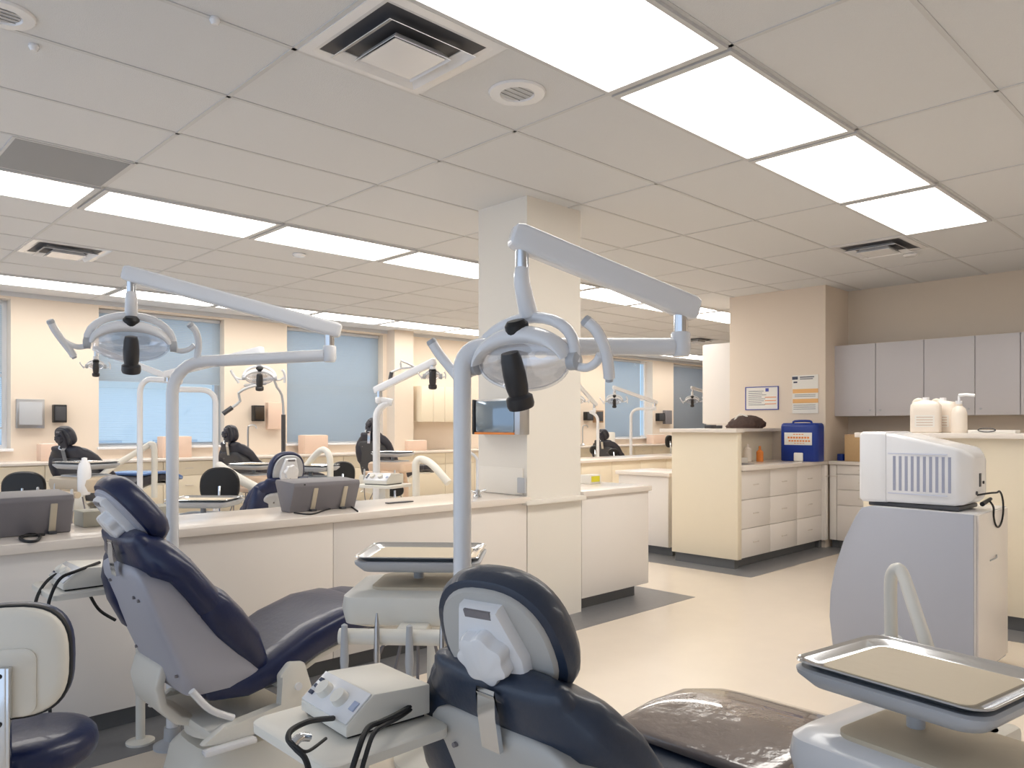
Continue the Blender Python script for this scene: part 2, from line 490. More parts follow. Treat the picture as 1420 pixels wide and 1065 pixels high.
def drawer_unit(name, label, x0, x1, y0, y1, z0, z1, rows, facing, m=M_lam, group=None, cat='drawer cabinet'):
    """facing '-y' or '-x'; rows: heights fractions from the top"""
    cx, cy = (x0 + x1) / 2, (y0 + y1) / 2
    t = thing(name, label, cat, (cx, cy, 0), group=group)
    X0, X1, Y0, Y1 = x0 - cx, x1 - cx, y0 - cy, y1 - cy
    if facing == '-y': MB().box(X0, X1, Y0 + 0.02, Y1, z0, z1).build('body', m, t)
    else: MB().box(X0 + 0.02, X1, Y0, Y1, z0, z1).build('body', m, t)
    if z0 < 0.2:
        if facing == '-y': MB().box(X0, X1, Y0 + 0.07, Y1, 0, z0).build('toe_kick', M_kick, t)
        else: MB().box(X0 + 0.07, X1, Y0, Y1, 0, z0).build('toe_kick', M_kick, t)
    z = z1; tot = sum(r for r, k in rows)
    for r, k in rows:
        h = (z1 - z0) * r / tot; g_ = 0.002
        nm = 'drawer' if k == 'd' else 'door'
        if facing == '-y': d = MB().box(X0 + g_, X1 - g_, Y0, Y0 + 0.02, z - h + g_, z - g_, 0.002).build(nm, m, t)
        else: d = MB().box(X0, X0 + 0.02, Y0 + g_, Y1 - g_, z - h + g_, z - g_, 0.002).build(nm, m, t)
        zc = z - h * 0.5 if k == 'd' else z - 0.12
        if facing == '-y': MB().box(-0.05, 0.05, Y0 - 0.008, Y0, zc - 0.004, zc + 0.004, 0.002).build('handle', M_top, d)
        else: MB().box(X0 - 0.008, X0, -0.05, 0.05, zc - 0.004, zc + 0.004, 0.002).build('handle', M_top, d)
        z -= h
    return t


# island by the pillar: end panel, raised back, drawers, worktop
t = thing('raised_partition', 'cream end panel and raised ledge of the island in front of the pillar', 'partition', (6.21, 3.6, 0))
MB().box(0, 0.07, -0.08, 0.62, 0.09, 1.235, 0.004).build('end_panel', M_lamc, t)
MB().box(0.03, 0.1, -0.03, 0.6, 0, 0.09).build('toe_kick', M_kick, t)
MB().box(0.07, 1.82, 0.53, 0.62, 0.0, 1.235).build('back_panel', M_lamc, t)
MB().box(-0.06, 0.09, -0.1, 0.72, 1.235, 1.27, 0.004).build('ledge', M_top, t)
MB().box(0.09, 1.82, 0.42, 0.72, 1.235, 1.27, 0.004).build('ledge', M_top, t)
ISX = [6.29, 6.85, 7.41, 7.97]
for n in range(3):
    drawer_unit('drawer_cabinet', 'white three-drawer cabinet of the island, %s' % ['next to the end panel', 'in the middle of three', 'rightmost of three'][n],
                ISX[n], ISX[n + 1], 3.54, 4.12, 0.09, 0.885, [(1, 'd')] * 3, '-y', group='drawer cabinets of the island')
drawer_unit('corner_cabinet', 'narrow plain white filler cabinet in the corner beside the island drawers', 7.972, 8.035, 3.50, 4.12, 0.09, 0.885, [(1, 'k')], '-y', cat='cabinet')
o = MB().box(6.29, 8.035, 3.50, 4.125, 0.888, 0.925, 0.004).build('worktop', M_top); tag(o, 'pale worktop over the island drawers with the blue container on it', 'worktop')
drawer_unit('base_cabinet', 'white base cabinet running back from the end panel of the island', 6.36, 6.95, 4.36, 4.98, 0.09, 0.79, [(1, 'k')], '-x', cat='cabinet')
o = MB().box(6.33, 6.97, 4.33, 5.0, 0.792, 0.83, 0.004).build('worktop', M_top); tag(o, 'low pale worktop behind the raised end panel', 'worktop')
# right wall base units
ys = [3.495, 3.42, 2.87, 2.32, 1.77, 1.22]
o = drawer_unit('filler_cabinet', 'plain white panel in the corner under the right wall worktop', 8.06, 8.6, 3.422, 3.495, 0.09, 0.885, [(1, 'k')], '-x', cat='cabinet')
for n in range(1, 5):
    drawer_unit('drawer_cabinet', 'white four-drawer cabinet on the right wall, %s' % ['next to the corner', 'second from the corner, partly behind the machine', 'third from the corner, behind the machine', 'fourth from the corner, behind the ledge'][n - 1],
                8.06, 8.6, ys[n + 1], ys[n] - 0.001, 0.09, 0.885, [(0.6, 'd'), (1, 'd'), (1, 'd'), (2.3, 'd')], '-x', group='drawer cabinets on the right wall')
o = MB().box(8.03, 8.61, 1.2, 3.495, 0.888, 0.925, 0.004).build('worktop', M_top); tag(o, 'pale worktop along the right wall under the grey wall cabinets', 'worktop')
# upper cabinets
XU = 8.27; yy = [at(px, 520, x=XU).y for px in (1153, 1214, 1281, 1352, 1415)]; dy = yy[3] - yy[4]
yy += [yy[4] - dy, yy[4] - 2 * dy]
for n in range(3):
    y1, y0 = yy[2 * n], yy[2 * n + 2]
    t = thing('wall_cabinet', 'grey two-door wall cabinet, %s' % ['next to the pillar', 'second from the pillar', 'at the right edge of the picture'][n], 'wall cabinet', (XU, y0, 0), group='grey wall cabinets')
    MB().box(0.02, 0.34, 0.001, y1 - y0 - 0.001, 1.40, 2.16).build('body', M_upcab, t)
    for k in (1, 0):
        a = yy[2 * n + 1] - y0 if k else 0; b = y1 - y0 if k else yy[2 * n + 1] - y0
        d = MB().box(0, 0.02, a + 0.003, b - 0.003, 1.40, 2.16, 0.002).build('door', M_upcab, t)
        hy = a + 0.05 if k else b - 0.05
        MB().cyl((-0.0, hy, 1.46), (-0.015, hy, 1.46), 0.008, 0.01, 12).build('knob', M_grey, d)
# white cabinet on the far side of the pillar
t = thing('wall_cabinet', 'tall white cabinet box fixed against the left side of the pillar', 'wall cabinet', (8.06, 4.66, 0))
MB().box(0, 0.5, 0.004, 0.36, 1.32, 2.27, 0.003).build('body', M_lam, t)
MB().box(0.004, 0.496, 0.36, 0.38, 1.325, 2.265, 0.003).build('door', M_lam, t)
MB().box(0.02, 0.48, 0.02, 0.34, 0.83, 1.32).build('lower_panel', M_lam, t)
MB().box(0.02, 0.48, 0.02, 0.34, 0, 0.83).build('lower_panel', M_lam, t)

# partition at the right with jugs
t = thing('raised_partition', 'cream partition with a pale ledge at the right edge, jugs standing on it', 'partition', (5.64, 0.6, 0))
MB().box(0, 0.12, -1.2, 1.6, 0.09, 1.215).build('panel', M_lamc, t)
MB().box(0.02, 0.1, -1.2, 1.6, 0, 0.09).build('toe_kick', M_kick, t)
MB().box(-0.06, 0.3, -1.22, 1.64, 1.215, 1.25, 0.004).build('ledge', M_top, t)

# counters along the window wall
xs = [-1.6 + 0.62 * i for i in range(29)]
BLO = lambda i: 'cream base cabinet under the window worktop, number %s from its left end' % NUM[i - 3]
NUM = ['one', 'two', 'three', 'four', 'five', 'six', 'seven', 'eight', 'nine', 'ten', 'eleven', 'twelve', 'thirteen', 'fourteen', 'fifteen', 'sixteen', 'seventeen', 'eighteen', 'nineteen', 'twenty', 'twenty-one', 'twenty-two', 'twenty-three', 'twenty-four', 'twenty-five', 'twenty-six']
proto = None
for i in range(len(xs) - 1):
    x0 = xs[i]
    if x0 < 0.2: continue
    if proto is None:
        proto = drawer_unit('base_cabinet', BLO(i), x0, x0 + 0.618, WY - 0.55, WY - 0.005, 0.09, 0.865, [(1, 'd'), (3.4, 'k')], '-y', m=M_lamc, group='base cabinets under the windows', cat='cabinet')
        note_kids()
    else: copy_tree(proto, (x0 + 0.309, WY - 0.2775, 0), label=BLO(i))
o = MB().box(0.1, xs[-1], WY - 0.58, WY - 0.002, 0.868, 0.90, 0.004).build('worktop', M_top); tag(o, 'long cream worktop running under the windows', 'worktop')
# second divider beyond the column (right part)
t = thing('divider_counter', 'second divider counter seen beyond the column at centre right', 'counter', (6.4, 6.65, 0))
MB().box(0, 6.5, 0.02, 0.55, 0.09, 0.80).build('body', M_lamc, t)
for k in range(10): MB().box(0.65 * k + 0.003, 0.65 * k + 0.647, 0, 0.02, 0.09, 0.80, 0.002).build('front_panel', M_lamc, t)
MB().box(0, 6.5, 0.07, 0.5, 0, 0.09).build('toe_kick', M_kick, t)
MB().box(-0.03, 6.53, -0.03, 0.58, 0.80, 0.84, 0.004).build('worktop', M_top, t)
# cream wall cabinets left of the column, on the window wall
for n, (a, b) in enumerate(((568, 600), (600, 634))):
    x0, x1 = wx(a), wx(b)
    t = thing('wall_cabinet', 'cream wall cabinet between the window and the column, %s one' % ['left', 'right'][n], 'wall cabinet', (x0, WY, 0), group='cream wall cabinets')
    MB().box(0.001, x1 - x0 - 0.001, -0.3, -0.004, 1.36, 1.93).build('body', M_lamc, t)
    for k in range(2):
        L = (x1 - x0) / 2
        MB().box(k * L + 0.003, k * L + L - 0.003, -0.32, -0.3, 1.36, 1.93, 0.002).build('door', M_lamc, t)
struct('wall_pier', MB().box(wx(536), wx(562), WY - 0.22, WY, 0.901, CH), M_wall, 'shallow wall pier right of the third window')

# ================================================================== DENTAL CHAIRS
def dental_chair(label, loc, rz=0.0, dz=0.0, up=M_navy, shell=M_grey, head=0.0, cover=None, rec=0.0, group='dental treatment chairs', armrest=False, brk=None, hyaw=0.0, hs=1.0, hup=0.0):
    """local +x towards the feet, headrest at x = 0, dz lifts everything above the base"""
    brk = brk or M_white
    t = thing('dental_chair', label, 'dental chair', loc, rz, group)
    Z = dz
    # base on the floor
    rr = lambda cx, hx, hy, z, n=36, e=4.0: [Vector((cx + hx * math.copysign(abs(math.cos(q)) ** (2 / e), math.cos(q)), hy * math.copysign(abs(math.sin(q)) ** (2 / e), math.sin(q)), z)) for q in [2 * PI * k / n for k in range(n)]]
    MB().loft([rr(0.62, 0.50, 0.23, 0.0), rr(0.62, 0.50, 0.23, 0.02), rr(0.62, 0.475, 0.21, 0.13), rr(0.62, 0.44, 0.18, 0.165), rr(0.62, 0.3, 0.1, 0.17)]).build('pedestal', M_plast, t)
    MB().loft([rr(0.40, 0.16, 0.13, 0.16, e=2.5), rr(0.38, 0.13, 0.11, 0.19 + Z, e=2.5)]).build('lift_column', M_grey, t)
    MB().lathe([(0.15, 0.185), (0.165, 0.195), (0.165, 0.245), (0.15, 0.26), (0.0, 0.262)], (0.34, 0, Z)).build('swivel_ring', M_plast, t)
    MB().box(0.12, 0.30, -0.30, -0.26, 0.215 + Z, 0.235 + Z, 0.008).build('lever', M_white, t)
    # seat frame: side beams, brackets, rear cover
    fr = MB()
    for s in (-1, 1):
        y0, y1 = (-0.262, -0.225) if s < 0 else (0.225, 0.262)
        fr.prism([(0.12, 0.24 + Z), (0.20, 0.225 + Z), (0.50, 0.235 + Z), (0.545, 0.29 + Z), (0.50, 0.44 + Z), (0.44, 0.45 + Z), (0.40, 0.41 + Z), (0.415, 0.30 + Z), (0.20, 0.29 + Z)], y0, y1, 'y', 0.01)
    fr.box(0.16, 0.5, -0.23, 0.23, 0.235 + Z, 0.27 + Z, 0.01)
    fr.build('seat_frame', M_plast, t)
    rc = MB(); st = []
    for x, z in ((0.075, 0.455), (0.06, 0.40), (0.075, 0.33), (0.13, 0.27), (0.22, 0.235)):
        st.append((x, z + Z, 0.13, 0.04))
    rc.pad(st, e=5, y0=0.07); rc.build('rear_cover', M_plast, t)
    for s in (-1, 1):
        MB().tube([(0.10, s * 0.235, 0.425 + Z), (0.16, s * 0.24, 0.35 + Z), (0.24, s * 0.235, 0.30 + Z)], 0.012, 10, smooth=5).build('strut', M_white, t)
        MB().cyl((0.47, s * 0.262, 0.36 + Z), (0.47, s * 0.268, 0.36 + Z), 0.014).build('hinge_cap', M_white, t)
    # seat and footrest
    seat = MB().pad([(0.20, 0.375 + Z, 0.19, 0.06), (0.30, 0.385 + Z, 0.225, 0.09), (0.42, 0.425 + Z, 0.235, 0.115), (0.56, 0.49 + Z, 0.24, 0.125), (0.70, 0.535 + Z, 0.24, 0.12), (0.82, 0.545 + Z, 0.235, 0.11)], e=4.5)
    seat.build('seat_cushion', up, t)
    MB().pad([(0.44, 0.355 + Z, 0.20, 0.03), (0.60, 0.43 + Z, 0.20, 0.03), (0.80, 0.475 + Z, 0.19, 0.03), (1.05, 0.465 + Z, 0.16, 0.03)], e=6).build('seat_pan', M_plast, t)
    lo = 0.0
    leg = MB().pad([(0.80, 0.54 + Z, 0.232, 0.10), (0.92, 0.545 + Z, 0.225, 0.095), (1.04, 0.525 + Z, 0.21, 0.09), (1.14, 0.50 + Z, 0.19, 0.085)], e=4.5)
    leg.build('footrest_cushion', up, t)
    if cover:
        MB().pad([(0.62, 0.59 + Z, 0.236, 0.035), (0.80, 0.60 + Z, 0.242, 0.035), (0.95, 0.595 + Z, 0.235, 0.045), (1.10, 0.563 + Z, 0.215, 0.05), (1.20, 0.525 + Z, 0.195, 0.06)], e=5).build('plastic_foot_cover', cover, t)
    # reclining back: rotate about the hip
    hx, hz = 0.40, 0.40 + Z
    ca, sa = math.cos(rec), math.sin(rec)
    def rot(x, z):
        dx, dzz = x - hx, z - hz
        return (hx + dx * ca - dzz * sa, hz + dx * sa + dzz * ca)
    def RP(lst): return [rot(x, z + Z) + (w_, th) for x, z, w_, th in lst]
    MB().pad(RP([(0.345, 0.47, 0.225, 0.10), (0.300, 0.54, 0.245, 0.14), (0.235, 0.62, 0.265, 0.15), (0.18, 0.69, 0.275, 0.135)]), e=3.6).build('lumbar_cushion', up, t)
    MB().pad(RP([(0.165, 0.70, 0.272, 0.13), (0.12, 0.76, 0.275, 0.12), (0.075, 0.82, 0.268, 0.12), (0.025, 0.855, 0.252, 0.145), (-0.008, 0.89, 0.228, 0.125), (-0.026, 0.912, 0.19, 0.09)]), e=2.9).build('backrest_cushion', up, t)
    # side bolster peeping out behind the shell
    MB().pad(RP([(0.13, 0.55, 0.05, 0.10), (0.085, 0.61, 0.072, 0.14), (0.045, 0.70, 0.08, 0.15), (0.02, 0.77, 0.08, 0.13), (0.01, 0.83, 0.065, 0.09), (0.01, 0.865, 0.05, 0.06)]), e=2.6, y0=0.205).build('side_bolster', up, t)
    # shell: wedge with rounded top
    sh = []
    for z, xr, xf, hw in ((0.395, 0.10, 0.37, 0.205), (0.42, 0.085, 0.385, 0.215), (0.47, 0.070, 0.335, 0.226), (0.56, 0.034, 0.235, 0.232), (0.65, -0.002, 0.16, 0.230), (0.73, -0.030, 0.10, 0.222),
                          (0.775, -0.045, 0.065, 0.212), (0.803, -0.053, 0.045, 0.198), (0.822, -0.055, 0.03, 0.178), (0.834, -0.050, 0.01, 0.145), (0.84, -0.043, 0.0, 0.08)):
        cx, hxx = (xr + xf) / 2, (xf - xr) / 2; lp = []
        for k in range(40):
            q = 2 * PI * (k + 0.5) / 40; e = 9.0
            x = cx + hxx * math.copysign(abs(math.cos(q)) ** (2 / e), math.cos(q)); y = hw * math.copysign(abs(math.sin(q)) ** (2 / e), math.sin(q))
            X_, Z_ = rot(x, z + Z); lp.append(Vector((X_, y, Z_)))
        sh.append(lp)
    MB().loft(sh).build('backrest_shell', shell, t)
    for y, z in ((0.12, 0.76), (-0.09, 0.73), (-0.13, 0.725), (0.16, 0.50), (-0.19, 0.47)):
        xr = 0.070 + (0.47 - z) * 0.385 - 0.004
        X_, Z_ = rot(xr, z + Z); MB().cyl((X_ - 0.003, y, Z_), (X_ + 0.006, y, Z_), 0.0055, n=10).build('screw', M_mgrey, t)
    if armrest:
        for s in (-1, 1):
            MB().tube([(0.42, s * 0.27, 0.45 + Z), (0.40, s * 0.31, 0.62 + Z), (0.62, s * 0.32, 0.66 + Z)], 0.018, 10, smooth=6).build('armrest', up, t)
    # headrest
    a = R(24) + rec + head
    u = Vector((-math.sin(a), 0, math.cos(a))); nb = Vector((-math.cos(a), 0, -math.sin(a)))   # up along pad, backwards
    X_, Z_ = rot(-0.015 - hup * 0.5, 1.012 + hup + Z); hc = Vector((X_, 0, Z_)); Y = Vector((0, 1, 0))
    RZ = Matrix.Rotation(hyaw, 3, 'Z'); Y = RZ @ Y; u = RZ @ u; nb = RZ @ nb
    hp = MB().lens(hc, Y, u, nb, 0.15 * hs, 0.138 * hs, [(-0.055, 0.55), (-0.05, 0.78), (-0.035, 0.93), (-0.012, 1.0), (0.010, 1.0), (0.026, 0.955), (0.030, 0.90)], e=2.5, skew=-0.10)
    hr = hp.build('headrest_cushion', up, t)
    MB().lens(hc, Y, u, nb, 0.145 * hs, 0.135 * hs, [(0.026, 0.88), (0.034, 0.875), (0.040, 0.84), (0.041, 0.5)], e=2.5, skew=-0.10).build('headrest_shell', shell, hr)
    def H(yy_, uu, nn): return hc + (Y * yy_ + u * uu) * hs + nb * nn
    hexp = [(-0.042, 0.09), (0.042, 0.09), (0.074, -0.01), (0.062, -0.14), (0.04, -0.165), (-0.04, -0.165), (-0.062, -0.14), (-0.074, -0.01)]
    m = MB(); m.loft([[H(p * s_, q * s_, nn) for p, q in hexp] for s_, nn in ((1.06, 0.038), (1.06, 0.056), (1.0, 0.064), (0.9, 0.066))]); m.build('headrest_bracket', brk, hr)
    m = MB(); m.loft([[H(y_, z_, nn) for y_, z_ in ((-0.03, 0.092), (0.03, 0.092), (0.03, 0.076), (-0.03, 0.076))] for nn in (0.05, 0.0665)]); m.build('bracket_slot', M_mgrey, hr)
    m = MB(); loops = []
    for nn, s_ in ((0.062, 1.0), (0.084, 1.0), (0.093, 0.94), (0.096, 0.8)):
        loops.append([H(0.054 * s_ * (1 + 0.08 * math.cos(7 * q)) * math.cos(q), -0.004 + 0.054 * s_ * (1 + 0.08 * math.cos(7 * q)) * math.sin(q), nn) for q in [2 * PI * k / 84 for k in range(84)]])
    m.loft(loops); m.build('headrest_knob', brk, hr)
    m = MB()
    bpts = [H(0, -0.105, 0.058), H(0, -0.14, 0.062)]
    for x_, z_ in ((-0.088, 0.915), (-0.080, 0.87), (-0.068, 0.80)):
        X2, Z2 = rot(x_, z_ + Z); bpts.append(Vector((X2, 0, Z2)))
    lps = []
    for i, p in enumerate(bpts):
        T = (bpts[min(i + 1, 4)] - bpts[max(i - 1, 0)]).normalized(); N = Vector((-T.z, 0, T.x))
        lps.append([p + Vector((0, sy_ * 0.025 - 0.02, 0)) + N * sn for sy_, sn in ((-1, -0.005), (1, -0.005), (1, 0.005), (-1, 0.005))])
    m.loft(lps); m.build('headrest_bar', M_chrome, t, 20)
    MB().tube([H(0.045, -0.11, 0.06), H(0.05, -0.14, 0.075), H(0.02, -0.155, 0.07)], 0.009, 10, smooth=4).build('release_lever', M_chrome, t)
    return t


chairA = dental_chair('slate blue dental chair in the right foreground seen from behind its headrest', (1.05, 1.09, 0), 0, -0.115, M_slate, mat('warm_grey_plastic', (190, 188, 184), 0.42), cover=M_brown, hyaw=R(12))
chairB = dental_chair('navy blue dental chair standing before the divider at left', (0.89, 2.78, 0), 0, 0.0, M_navy, mat('cool_grey_plastic', (178, 178, 188), 0.42), head=R(14))
chairF = dental_chair('navy blue dental chair behind the divider with its light headrest above the grey box', (2.86, 5.5, 0), R(92), -0.05, M_navy, M_grey, head=R(-12), armrest=False)
q = at(103, 600, y=8.3); pC = (q.x, 8.3); pD = (3.80, 8.55); pE = (5.50, 8.40)
chairC = dental_chair('dark dental chair by the left window with blue film on its foot end', pC + (0,), R(26), 0.20, M_char, M_dgrey, cover=M_bluepad, head=R(-10), rec=R(6), brk=M_char, hs=0.72, hup=0.035)
chairD = dental_chair('charcoal dental chair by the wall between the two left windows', pD + (0,), R(8), 0.16, M_char, M_dgrey, head=R(-20), brk=M_char, hs=0.72, hup=0.035)
chairE = dental_chair('charcoal dental chair before the right edge of the window left of the column', pE + (0,), R(10), 0.18, M_char, M_dgrey, head=R(-25), rec=R(-12), brk=M_char, hs=0.72, hup=0.035)
p = at(838, 600, y=8.4)
chairG = dental_chair('far dark dental chair seen right of the column', (p.x, 8.4, 0), R(0), 0.1, M_char, M_dgrey, head=R(0), rec=R(0), brk=M_char, hs=0.72, hup=0.035)


# ================================================================== OPERATORY LIGHTS
HSIDE = -1


def light_head(t, hc, f, s=1.0, detail=True, down=0.35, black_up=0.0):
    """hc centre, f horizontal facing direction"""
    f = Vector((f[0], f[1], 0)).normalized(); r = f.cross(Vector((0, 0, 1))).normalized()     # r to the right seen from behind
    n = (f * math.cos(down) + Vector((0, 0, -math.sin(down)))).normalized(); u = r.cross(n).normalized()
    hc = Vector(hc)
    def H(a, b, c): return hc + (r * a + u * b + n * c) * s
    # clear reflector bowl
    loops = []
    for sc_, off in ((1.0, 0.0), (0.97, -0.02), (0.88, -0.045), (0.70, -0.068), (0.45, -0.082), (0.15, -0.088)):
        loops.append([H(0.135 * sc_ * math.cos(q), 0.066 * sc_ * math.sin(q), off) for q in [2 * PI * k / 40 for k in range(40)]])
    MB().loft(loops, cap=False).build('reflector', M_lens, t, 60)
    # clear front shield
    loops = [[H(0.136 * sc_ * math.cos(q), 0.067 * sc_ * math.sin(q), off) for q in [2 * PI * k / 40 for k in range(40)]] for sc_, off in ((1.0, 0.0), (0.8, 0.012), (0.4, 0.02), (0.05, 0.022))]
    MB().loft(loops, cap=False).build('front_shield', M_clear, t, 60)
    # thick white brow over the top half, thin rim below
    ar = [R(x) for x in range(8, 173, 8)]
    lp = []
    for i, q in enumerate(ar):
        e = math.sin(PI * (i + 0.0) / (len(ar) - 1)); w_ = 0.010 + 0.012 * e
        cpt = (0.140 * math.cos(q), 0.068 * math.sin(q) + 0.006 * e)
        lp.append([H(cpt[0] + math.cos(q) * w_ * math.cos(k), cpt[1] + math.sin(q) * w_ * math.cos(k), 0.004 - 0.022 * e * 0.5 + 0.028 * math.sin(k)) for k in [2 * PI * j / 14 for j in range(14)]])
    MB().loft(lp).build('brow_rim', M_white, t)
    MB().tube([H(0.137 * math.cos(R(x)), 0.068 * math.sin(R(x)), 0.0) for x in range(172, 369, 8)], 0.0045 * s, 8).build('lower_rim', M_clear if detail else M_grey, t)
    # yoke arch, world up
    Z = Vector((0, 0, 1))
    top = hc + Z * 0.125 * s
    pts = []
    for x in range(0, 181, 12):
        q = R(x); pts.append(hc + r * 0.155 * s * math.cos(q) + Z * (0.125 * s * math.sin(q) ** 0.8 - 0.005) - f * 0.03 * s * math.sin(q))
    MB().tube(pts, 0.0145 * s, 12).build('yoke', M_white, t)
    for k in (-1, 1):
        hub = hc + r * 0.152 * s * k
        MB().lathe([(0.012, -0.012), (0.022, -0.010), (0.022, 0.012), (0.012, 0.016)], hub, ax=r * k).build('hub', M_grey, t)
        MB().tube([H(0.155 * k, -0.012, 0.0), H(0.185 * k, -0.018, 0.0), H(0.215 * k, -0.006, 0.004), H((0.232 if k < 0 else 0.238) * k, 0.012, 0.006)], 0.0105 * s, 10, smooth=5).build('handle_arm', M_white, t)
        if k * HSIDE < 0: hp = [H(0.272 * k, 0.078, 0.012), H(0.258 * k, 0.045, 0.01), H(0.235 * k, 0.005, 0.006), H(0.208 * k, -0.038, 0.004), H(0.20 * k, -0.055, 0.004)]
        else: hp = [H(0.215 * k, 0.095, 0.012), H(0.236 * k, 0.07, 0.01), H(0.248 * k, 0.02, 0.006), H(0.245 * k, -0.03, 0.004), H(0.243 * k, -0.045, 0.004)]
        hd = MB().tube(hp, 0.0135 * s, 12, smooth=5).build('handle', M_white, t)
        if detail: MB().lathe([(0.0135, -0.004), (0.0145, 0.0), (0.012, 0.008), (0, 0.009)], hp[0], ax=(hp[0] - hp[1])).cyl(hp[-1], hp[-1] + (hp[-1] - hp[-2]).normalized() * 0.008, 0.009).build('handle_tip', M_grey, hd)
    # black lamp housing in front, black knob above
    b = MB().lathe([(0.0, 0.055), (0.022, 0.053), (0.026, 0.038), (0.029, 0.0), (0.0285, -0.035), (0.025, -0.055), (0.034, -0.062), (0.035, -0.082), (0.032, -0.09), (0, -0.091)], H(0, -0.012 - black_up, 0.04), ax=u * s, n=28)
    b.build('lamp_housing', M_lamp, t)
    MB().lathe([(0.03, -0.012), (0.03, 0.014), (0.022, 0.024), (0, 0.026)], H(0, 0.086, -0.01), ax=u, n=20).build('rear_knob', M_black, t)
    return top - f * 0.03 * s


def operatory_light(label, base, pole_top, elbow, arm0, arm1, head, facing, rp=0.024, s=1.0, detail=True, arm_h=0.055, down=0.35, grp='operatory lamps on poles', m=None, z0=0.0, bend=0.13):
    """base xy; pole rises to pole_top z, bends to elbow (xyz), post up to arm0, sprung arm to arm1, drop to the head"""
    m = m or M_white
    t = thing('operatory_light', label, 'operatory lamp', (base[0], base[1], z0), group=grp)
    o = Vector((base[0], base[1], z0))
    elbow = Vector(elbow) - o; arm0 = Vector(arm0) - o; arm1 = Vector(arm1) - o; head = Vector(head) - o
    d = Vector((elbow.x, elbow.y, 0)); d.normalize(); br = min(bend, elbow.length * 0.3); zt = pole_top - z0
    pts = [(0, 0, 0.03), (0, 0, zt - br)]
    for q in range(15, 91, 15): pts.append(Vector((0, 0, zt - br)) + d * br * (1 - math.cos(R(q))) + Vector((0, 0, br * math.sin(R(q)))))
    pts.append(elbow - d * 0.02)
    MB().tube(pts, rp, 18).build('pole', m, t)
    MB().lathe([(rp * 3, 0), (rp * 3, 0.01), (rp * 1.4, 0.03), (rp * 1.3, 0.08)], (0, 0, 0)).build('pole_base', M_grey, t)
    MB().lathe([(0, -rp * 1.15), (rp * 0.9, -rp * 1.1), (rp * 1.12, -rp * 0.6), (rp * 1.12, arm0.z - elbow.z - 0.045), (rp * 1.0, arm0.z - elbow.z - 0.04)], elbow).build('post', m, t)
    MB().cyl((elbow.x, elbow.y, arm0.z - 0.045), (elbow.x, elbow.y, arm0.z + 0.01), rp * 0.8).build('collar', M_chrome, t)
    a = arm1 - arm0; L = a.length; a.normalize(); sd = a.cross(Vector((0, 0, 1))).normalized(); up_ = sd.cross(a).normalized()
    h = arm_h / 2; wd = arm_h * 0.42
    lp = []
    prof = [(-0.04, 0.6), (-0.035, 0.85), (-0.02, 1.0), (L * 0.5, 0.97), (L - 0.03, 1.0), (L + 0.02, 1.0), (L + 0.035, 0.85), (L + 0.04, 0.6)]
    for x, k in prof:
        lp.append([arm0 + a * x + sd * wd * k * math.copysign(abs(math.cos(q)) ** 0.4, math.cos(q)) + up_ * (h * k * math.copysign(abs(math.sin(q)) ** 0.4, math.sin(q)) + h) for q in [2 * PI * (j + 0.5) / 24 for j in range(24)]])
    MB().loft(lp).build('spring_arm', m, t)
    top = light_head(t, head, facing, s, detail, down)
    MB().cyl((arm1.x, arm1.y, arm1.z + 0.005), (arm1.x, arm1.y, arm1.z - 0.05), rp * 0.72).build('collar', M_chrome, t)
    MB().tube([(arm1.x, arm1.y, arm1.z - 0.04), (arm1.x, arm1.y, (arm1.z + top.z) / 2), top], rp * 0.75, 14, smooth=4, r2=rp * 1.05).build('drop_post', m, t)
    return t


camdir = Vector((-CT, -ST))
def lampat(label, base_px, t0, top_py, elb, arm0, arm1, head, facing=None, **k):
    b = at(base_px[0], base_px[1], d=t0)
    pt = at(base_px[0], top_py, d=t0)
    E_ = at(elb[0], elb[1], d=elb[2]); A0 = at(arm0[0], arm0[1], d=arm0[2]); A0.x, A0.y = E_.x, E_.y
    A1 = at(arm1[0], arm1[1], d=arm1[2]); Hd = at(head[0], head[1], d=head[2])
    A1.x, A1.y = Hd.x, Hd.y
    f = Vector((-Hd.x, -Hd.y)) if facing is None else facing
    return operatory_light(label, (b.x, b.y), pt.z, E_, A0, A1, Hd, f, **k)


lampat('big white examination lamp on a pole in the middle, over the slate blue chair', (641, 900), 2.0, 480, (944, 481, 2.05), (944, 440, 2.05), (730, 350, 1.92), (724, 505, 1.92), s=1.0, arm_h=0.066, facing=Vector((-0.93, -0.15)), rp=0.0235, bend=0.06)
lampat('white examination lamp on a bent pole at upper left, over the navy chair', (239, 760), 3.1, 501, (457, 493, 3.12), (458, 466, 3.12), (184, 392, 2.98), (182, 478, 2.98), s=0.98, arm_h=0.062)
lampat('small examination lamp in front of the wall between the left windows', (194, 690), 7.3, 526, (233, 527, 7.2), (230, 524, 7.2), (358, 492, 6.6), (360, 524, 6.6), s=0.85, detail=False, rp=0.026, arm_h=0.07)
lampat('small examination lamp whose head hangs behind the left big lamp', (299, 690), 7.9, 541, (246, 540, 7.75), (246, 532, 7.75), (133, 488, 7.7), (133, 508, 7.7), s=0.52, detail=False, rp=0.028, arm_h=0.06)
lampat('small examination lamp behind the handle of the big middle lamp', (522, 700), 6.3, 558, (526, 554, 6.3), (524, 544, 6.3), (592, 508, 6.1), (600, 522, 6.1), s=0.42, detail=False, rp=0.03, arm_h=0.06)
lampat('far examination lamp in front of the pale window right of the column', (875, 626), 12.6, 567, (908, 567, 12.6), (908, 560, 12.6), (861, 540, 12.4), (852, 556, 12.4), s=0.85, detail=False, rp=0.024, arm_h=0.06)
